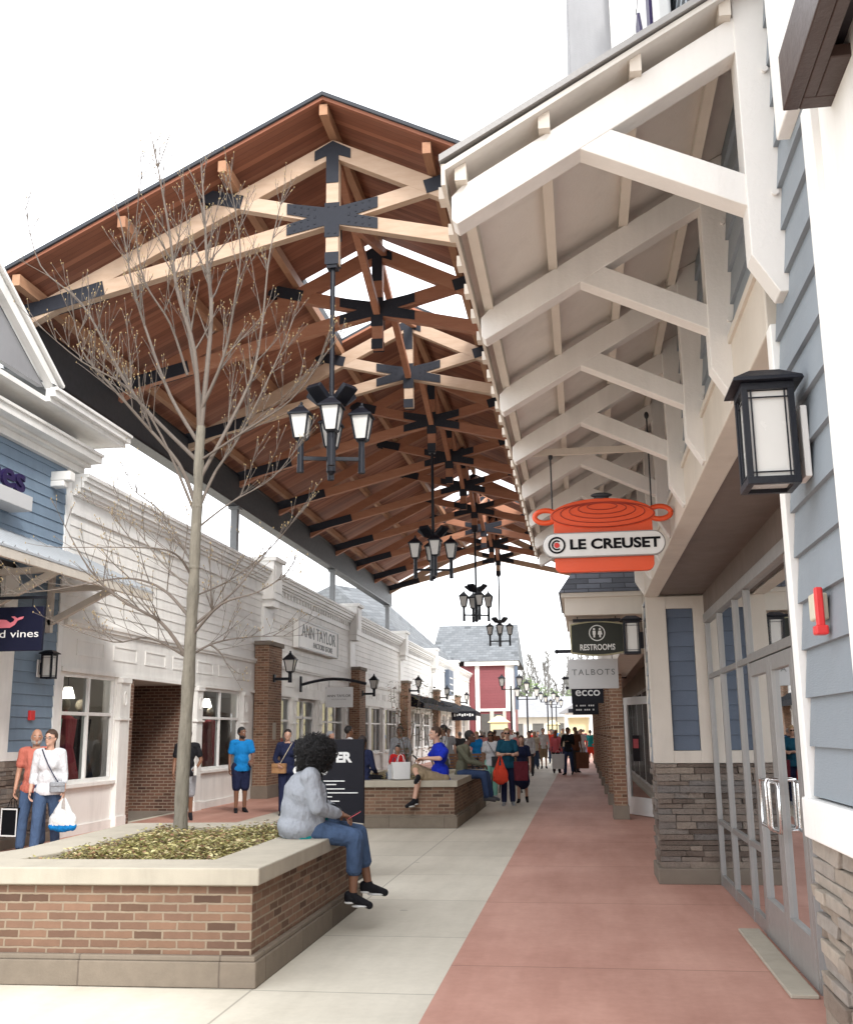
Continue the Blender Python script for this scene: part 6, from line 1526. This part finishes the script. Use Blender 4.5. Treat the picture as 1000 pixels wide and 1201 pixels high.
# seated man in blue polo, one leg crossed over the other
J = dict(knL=(-.10, .45, .89), anL=(-.13, .56, .47), toeL=(-.15, .70, .40), knR=(.05, .47, .99), anR=(-.20, .52, .86), toeR=(-.30, .60, .80),
         neck=(0, .05, 1.42), chest=(0, .02, 1.24), head=(0, .10, 1.575), elL=(-.24, .12, 1.16), elR=(.24, .12, 1.16), wrL=(-.06, .36, 1.16), wrR=(.06, .34, 1.14))
def phone(root, j, s, f, rgt, up, Bt):
    c = (j['wrL']+j['wrR'])/2 + V((0, .12, .02)); m = MB(); m.cbox(c, (.075, .15, .01), Matrix.Rotation(.7, 3, 'X')); local_build(m, 'phone', M['ink_black'], root, .003)
person('man in royal blue polo and khaki shorts sitting cross legged on the second planter', (-2.55, 19.15, 0), 238, 1.80, J=J, skin='skin_light', hair=('hair_brown', 'short'), top=('c_royal', 'short'), bottom=('c_khaki', 'short'), shoes='c_black', seat=.72, stout=1.2, detail=2, extra=phone, sole='ink_white')
carried('paper_bag', 'white paper shopping bag lying beside the man in royal blue polo', 'shopping bag', (-3.25, 18.98, 1.27), (.34, .16, .30), M['ink_white'], M['ink_white'], .5)
carried('glossy_bag', 'grey and blue shopping bag leaning on the white paper bag', 'shopping bag', (-3.38, 19.12, 1.22), (.26, .12, .26), C_('lightgray'), C_('denim'), -.3)
J = dict(neck=(0, .10, 1.38), head=(0, .18, 1.52), chest=(0, .05, 1.2), knL=(-.13, .47, .80), knR=(.12, .47, .80), anL=(-.12, .55, .38), anR=(.13, .52, .38), toeL=(-.13, .71, .34), toeR=(.14, .68, .34), wrL=(-.05, .42, .98), wrR=(.06, .42, .98), elL=(-.2, .2, 1.05), elR=(.2, .2, 1.05))
person('man in dark olive jacket leaning forward on the second planter right edge', (-2.42, 21.4, 0), 96, 1.78, J=J, skin='skin_dark', hair=('hair_black', 'short'), top=('c_olive', 'long'), bottom=('c_denim_dark', 'long'), shoes='c_charcoal', seat=.74, detail=1)
person('woman in white top and mint trousers with dark crossbody bag', (-2.32, 27.2, 0), 172, 1.66, skin='skin_brown', hair=('hair_dark', 'long'), top=('c_white', 'short_hem'), bottom=('c_mint', 'long'), shoes='c_lightgray', female=True, stride=.1, detail=1, extra=both(shades, shoulder_bag(C_('charcoal'), 1.0, 1, (.28, .1, .26), C_('charcoal'))))
person('woman in dark teal top and navy trousers with sunglasses carrying bright red bag', (-1.72, 24.6, 0), 176, 1.72, skin='skin_light', hair=('hair_blond', 'short'), top=('c_deepteal', 'short_hem'), bottom=('c_navy', 'long'), shoes='c_gray', female=True, stout=1.15, stride=.06, arms=('cross', 'cross'), extra=both(shades, grab('teal', 'R')))
plastic_bag('bright red plastic bag in front of the woman in dark teal', (-1.86, 24.18, 1.12), .36, .62, C_('orange'))
carried('dark_shopping_bag', 'dark paper bag with white stripe at the side of the woman in dark teal', 'shopping bag', (-1.40, 24.3, 1.12), (.32, .14, .42), M['c_maroon'], M['ink_black'], .35)
person('woman in navy dress hidden behind the woman with the bright red bag', (-1.45, 25.6, 0), 180, 1.55, skin='skin_light', hair=('hair_brown', 'long'), top=('c_navy', 'short'), bottom=('c_navy', 'dress'), female=True)
# --- the middle distance
mid = [('woman in coral red top and black trousers walking away with brown hair', -1.05, 43.0, 10, 1.68, 'hair_red', 'long', 'c_coral', 'c_black', 1, 1),
       ('person in white shirt and grey trousers right of the woman in coral', -.05, 52.5, 175, 1.74, 'hair_gray', 'short', 'c_white', 'c_lightgray', 0, 0),
       ('woman in pale top and mint trousers among the far walkers', .75-1.0, 57.0, 0, 1.66, 'hair_brown', 'long', 'c_lightgray', 'c_mint', 0, 1),
       ('man in black shirt and jeans looking down, holding shopping bags', -.55, 41.5, 200, 1.78, 'hair_black', 'short', 'c_black', 'c_denim_dark', 1, 0),
       ('man in brown jacket close behind the man in black', -.28, 43.6, 150, 1.8, 'hair_black', 'short', 'c_brown', 'c_charcoal', 0, 0),
       ('woman in teal shirt and orange shorts at the right arcade', .42, 56.0, 20, 1.68, 'hair_brown', 'short', 'c_teal', 'c_orange', 0, 1),
       ('woman in black coat in the group before the white windows', -5.6, 43, 0, 1.62, 'hair_black', 'long', 'c_black', 'c_black', 0, 1),
       ('woman in grey cardigan in the group before the white windows', -5.3, 41.0, 10, 1.60, 'hair_black', 'long', 'c_gray', 'c_charcoal', 0, 1),
       ('grey haired man in charcoal standing before the white windows', -4.75, 41.5, 350, 1.66, 'hair_gray', 'short', 'c_charcoal', 'c_charcoal', 0, 0),
       ('older woman in pink top with pale hair seen from behind', -4.3, 47, 0, 1.66, 'hair_gray', 'short', 'c_pink', 'c_denim', 0, 1),
       ('person in dark brown coat beside the woman in pink', -3.9, 48, 0, 1.72, 'hair_brown', 'short', 'c_brown', 'c_black', 0, 0),
       ('woman in maroon hat and top behind the woman in mint trousers', -3.1, 42, 200, 1.62, 'c_maroon', 'bob', 'c_maroon', 'c_maroon', 0, 1),
       ('man in red shirt in the far crowd, left of the plaza lamps', -2.9, 62, 0, 1.72, 'hair_dark', 'short', 'c_red', 'c_denim', 0, 0),
       ('woman in orange top in the far crowd', -2.45, 60, 180, 1.66, 'hair_brown', 'long', 'c_orange', 'c_black', 0, 1),
       ('person in red sweater and white trousers in the far crowd', -2.0, 66, 180, 1.7, 'hair_dark', 'short', 'c_red', 'c_white', 0, 0),
       ('woman in pink shirt near the middle of the far crowd', -1.3, 70, 0, 1.66, 'hair_blond', 'long', 'c_pink', 'c_navy', 0, 1),
       ('man in white shirt in the middle of the far crowd', -.75, 66, 180, 1.76, 'hair_dark', 'short', 'c_white', 'c_khaki', 0, 0),
       ('woman in coral shirt at the right of the far crowd', -.35, 74, 180, 1.66, 'hair_dark', 'short', 'c_coral', 'c_white', 0, 1),
       ('person in maroon jacket at the right of the far crowd', .1, 72, 0, 1.74, 'hair_dark', 'short', 'c_maroon', 'c_charcoal', 0, 0),
       ('child in red shirt walking in the far crowd', .35, 68, 180, 1.35, 'hair_dark', 'short', 'c_red', 'c_denim', 0, 0),
       ('person in cream shirt before the yellow building', .9, 74, 180, 1.7, 'hair_dark', 'short', 'c_cream', 'c_denim', 0, 0),
       ('man in light grey shirt left of the tall street lamp', -3.7, 57, 180, 1.76, 'hair_dark', 'short', 'c_lightgray', 'c_denim_dark', 0, 0),
       ('grey haired man in navy shirt standing at the end of the white row', -4.9, 52, 20, 1.74, 'hair_gray', 'short', 'c_navy', 'c_khaki', 0, 0),
       ('woman in blue cardigan with blond hair near the cafe chairs', -3.6, 36.5, 200, 1.66, 'hair_blond', 'long', 'c_blue', 'c_denim', 0, 1),
       ('man in white polo and khaki shorts left of the woman in coral', -1.75, 48.5, 175, 1.78, 'hair_dark', 'short', 'c_white', 'c_khaki', 0, 0),
       ('woman in pink tee and white trousers past the cafe chairs', -2.7, 45.0, 10, 1.65, 'hair_brown', 'tail', 'c_pink', 'c_white', 0, 1),
       ('man in light blue shirt at the end of the wooden bench', -4.7, 37.5, 150, 1.78, 'hair_brown', 'short', 'c_lightgray', 'c_denim', 0, 0),
       ('girl in red top beside the man in white polo', -2.15, 50.0, 185, 1.45, 'hair_dark', 'long', 'c_red', 'c_denim', 0, 1),
       ('woman in striking orange shirt right of the white bag', -.15, 60.0, 180, 1.68, 'hair_brown', 'short', 'c_orange', 'c_khaki', 0, 1),
       ('man in cream shirt far behind the man in black', -.95, 54.0, 180, 1.80, 'hair_gray', 'short', 'c_cream', 'c_denim', 0, 0),
       ('woman in white blouse beside the third brick planter', -2.0, 40.5, 190, 1.66, 'hair_black', 'long', 'c_white', 'c_charcoal', 0, 1),
       ('woman in cream coat beside the far brick planter', -2.1, 47.5, 170, 1.64, 'hair_blond', 'long', 'c_cream', 'c_denim', 0, 1),
       ('man in orange shirt walking behind the woman in coral', -1.6, 56, 180, 1.75, 'hair_dark', 'short', 'c_orange', 'c_denim_dark', 0, 0),
       ('woman in grey dress among the farthest walkers', -.05, 84, 180, 1.66, 'hair_dark', 'long', 'c_gray', 'c_gray', 0, 1),
       ('man in blue shirt among the farthest walkers', -1.9, 82, 0, 1.76, 'hair_dark', 'short', 'c_blue', 'c_khaki', 0, 0),
       ('person in white top beside the yellow sales booth', -5.9, 64, 90, 1.7, 'hair_brown', 'short', 'c_white', 'c_denim', 0, 0),
       ('woman in red dress left of the tall street lamp', -3.95, 63, 0, 1.62, 'hair_brown', 'long', 'c_red', 'c_red', 0, 1)]
sk = ['skin_light', 'skin_tan', 'skin_light', 'skin_brown', 'skin_brown', 'skin_light']
for i, (lb, x, y, hd_, h, hc, hs, tc, bc, dt, fm) in enumerate(mid):
    person(lb, (x, y, 0), hd_, h, skin=sk[i % 6], hair=(hc, hs), top=(tc, 'long' if i % 3 == 0 else 'short'), bottom=(bc, 'short' if 'shorts' in lb else ('dress' if 'dress' in lb else 'long')), detail=dt, female=bool(fm), stride=.14 if i % 2 else .06,
           arms=('phone', 'bag') if i == 3 else ('down', 'swing' if i % 2 else 'down'), stout=1.0+.08*(i % 3), group=None if i < 12 else 'people in the far crowd')
carried('paper_bag', 'white shopping bag held low by the man in black shirt', 'shopping bag', (-.95, 41.3, .92), (.5, .18, .55), M['ink_white'], M['ink_white'])
carried('paper_bag', 'large brown paper shopping bag on the right of the man in black shirt', 'shopping bag', (-.02, 41.3, .98), (.52, .2, .60), C_('brown'), C_('brown'))
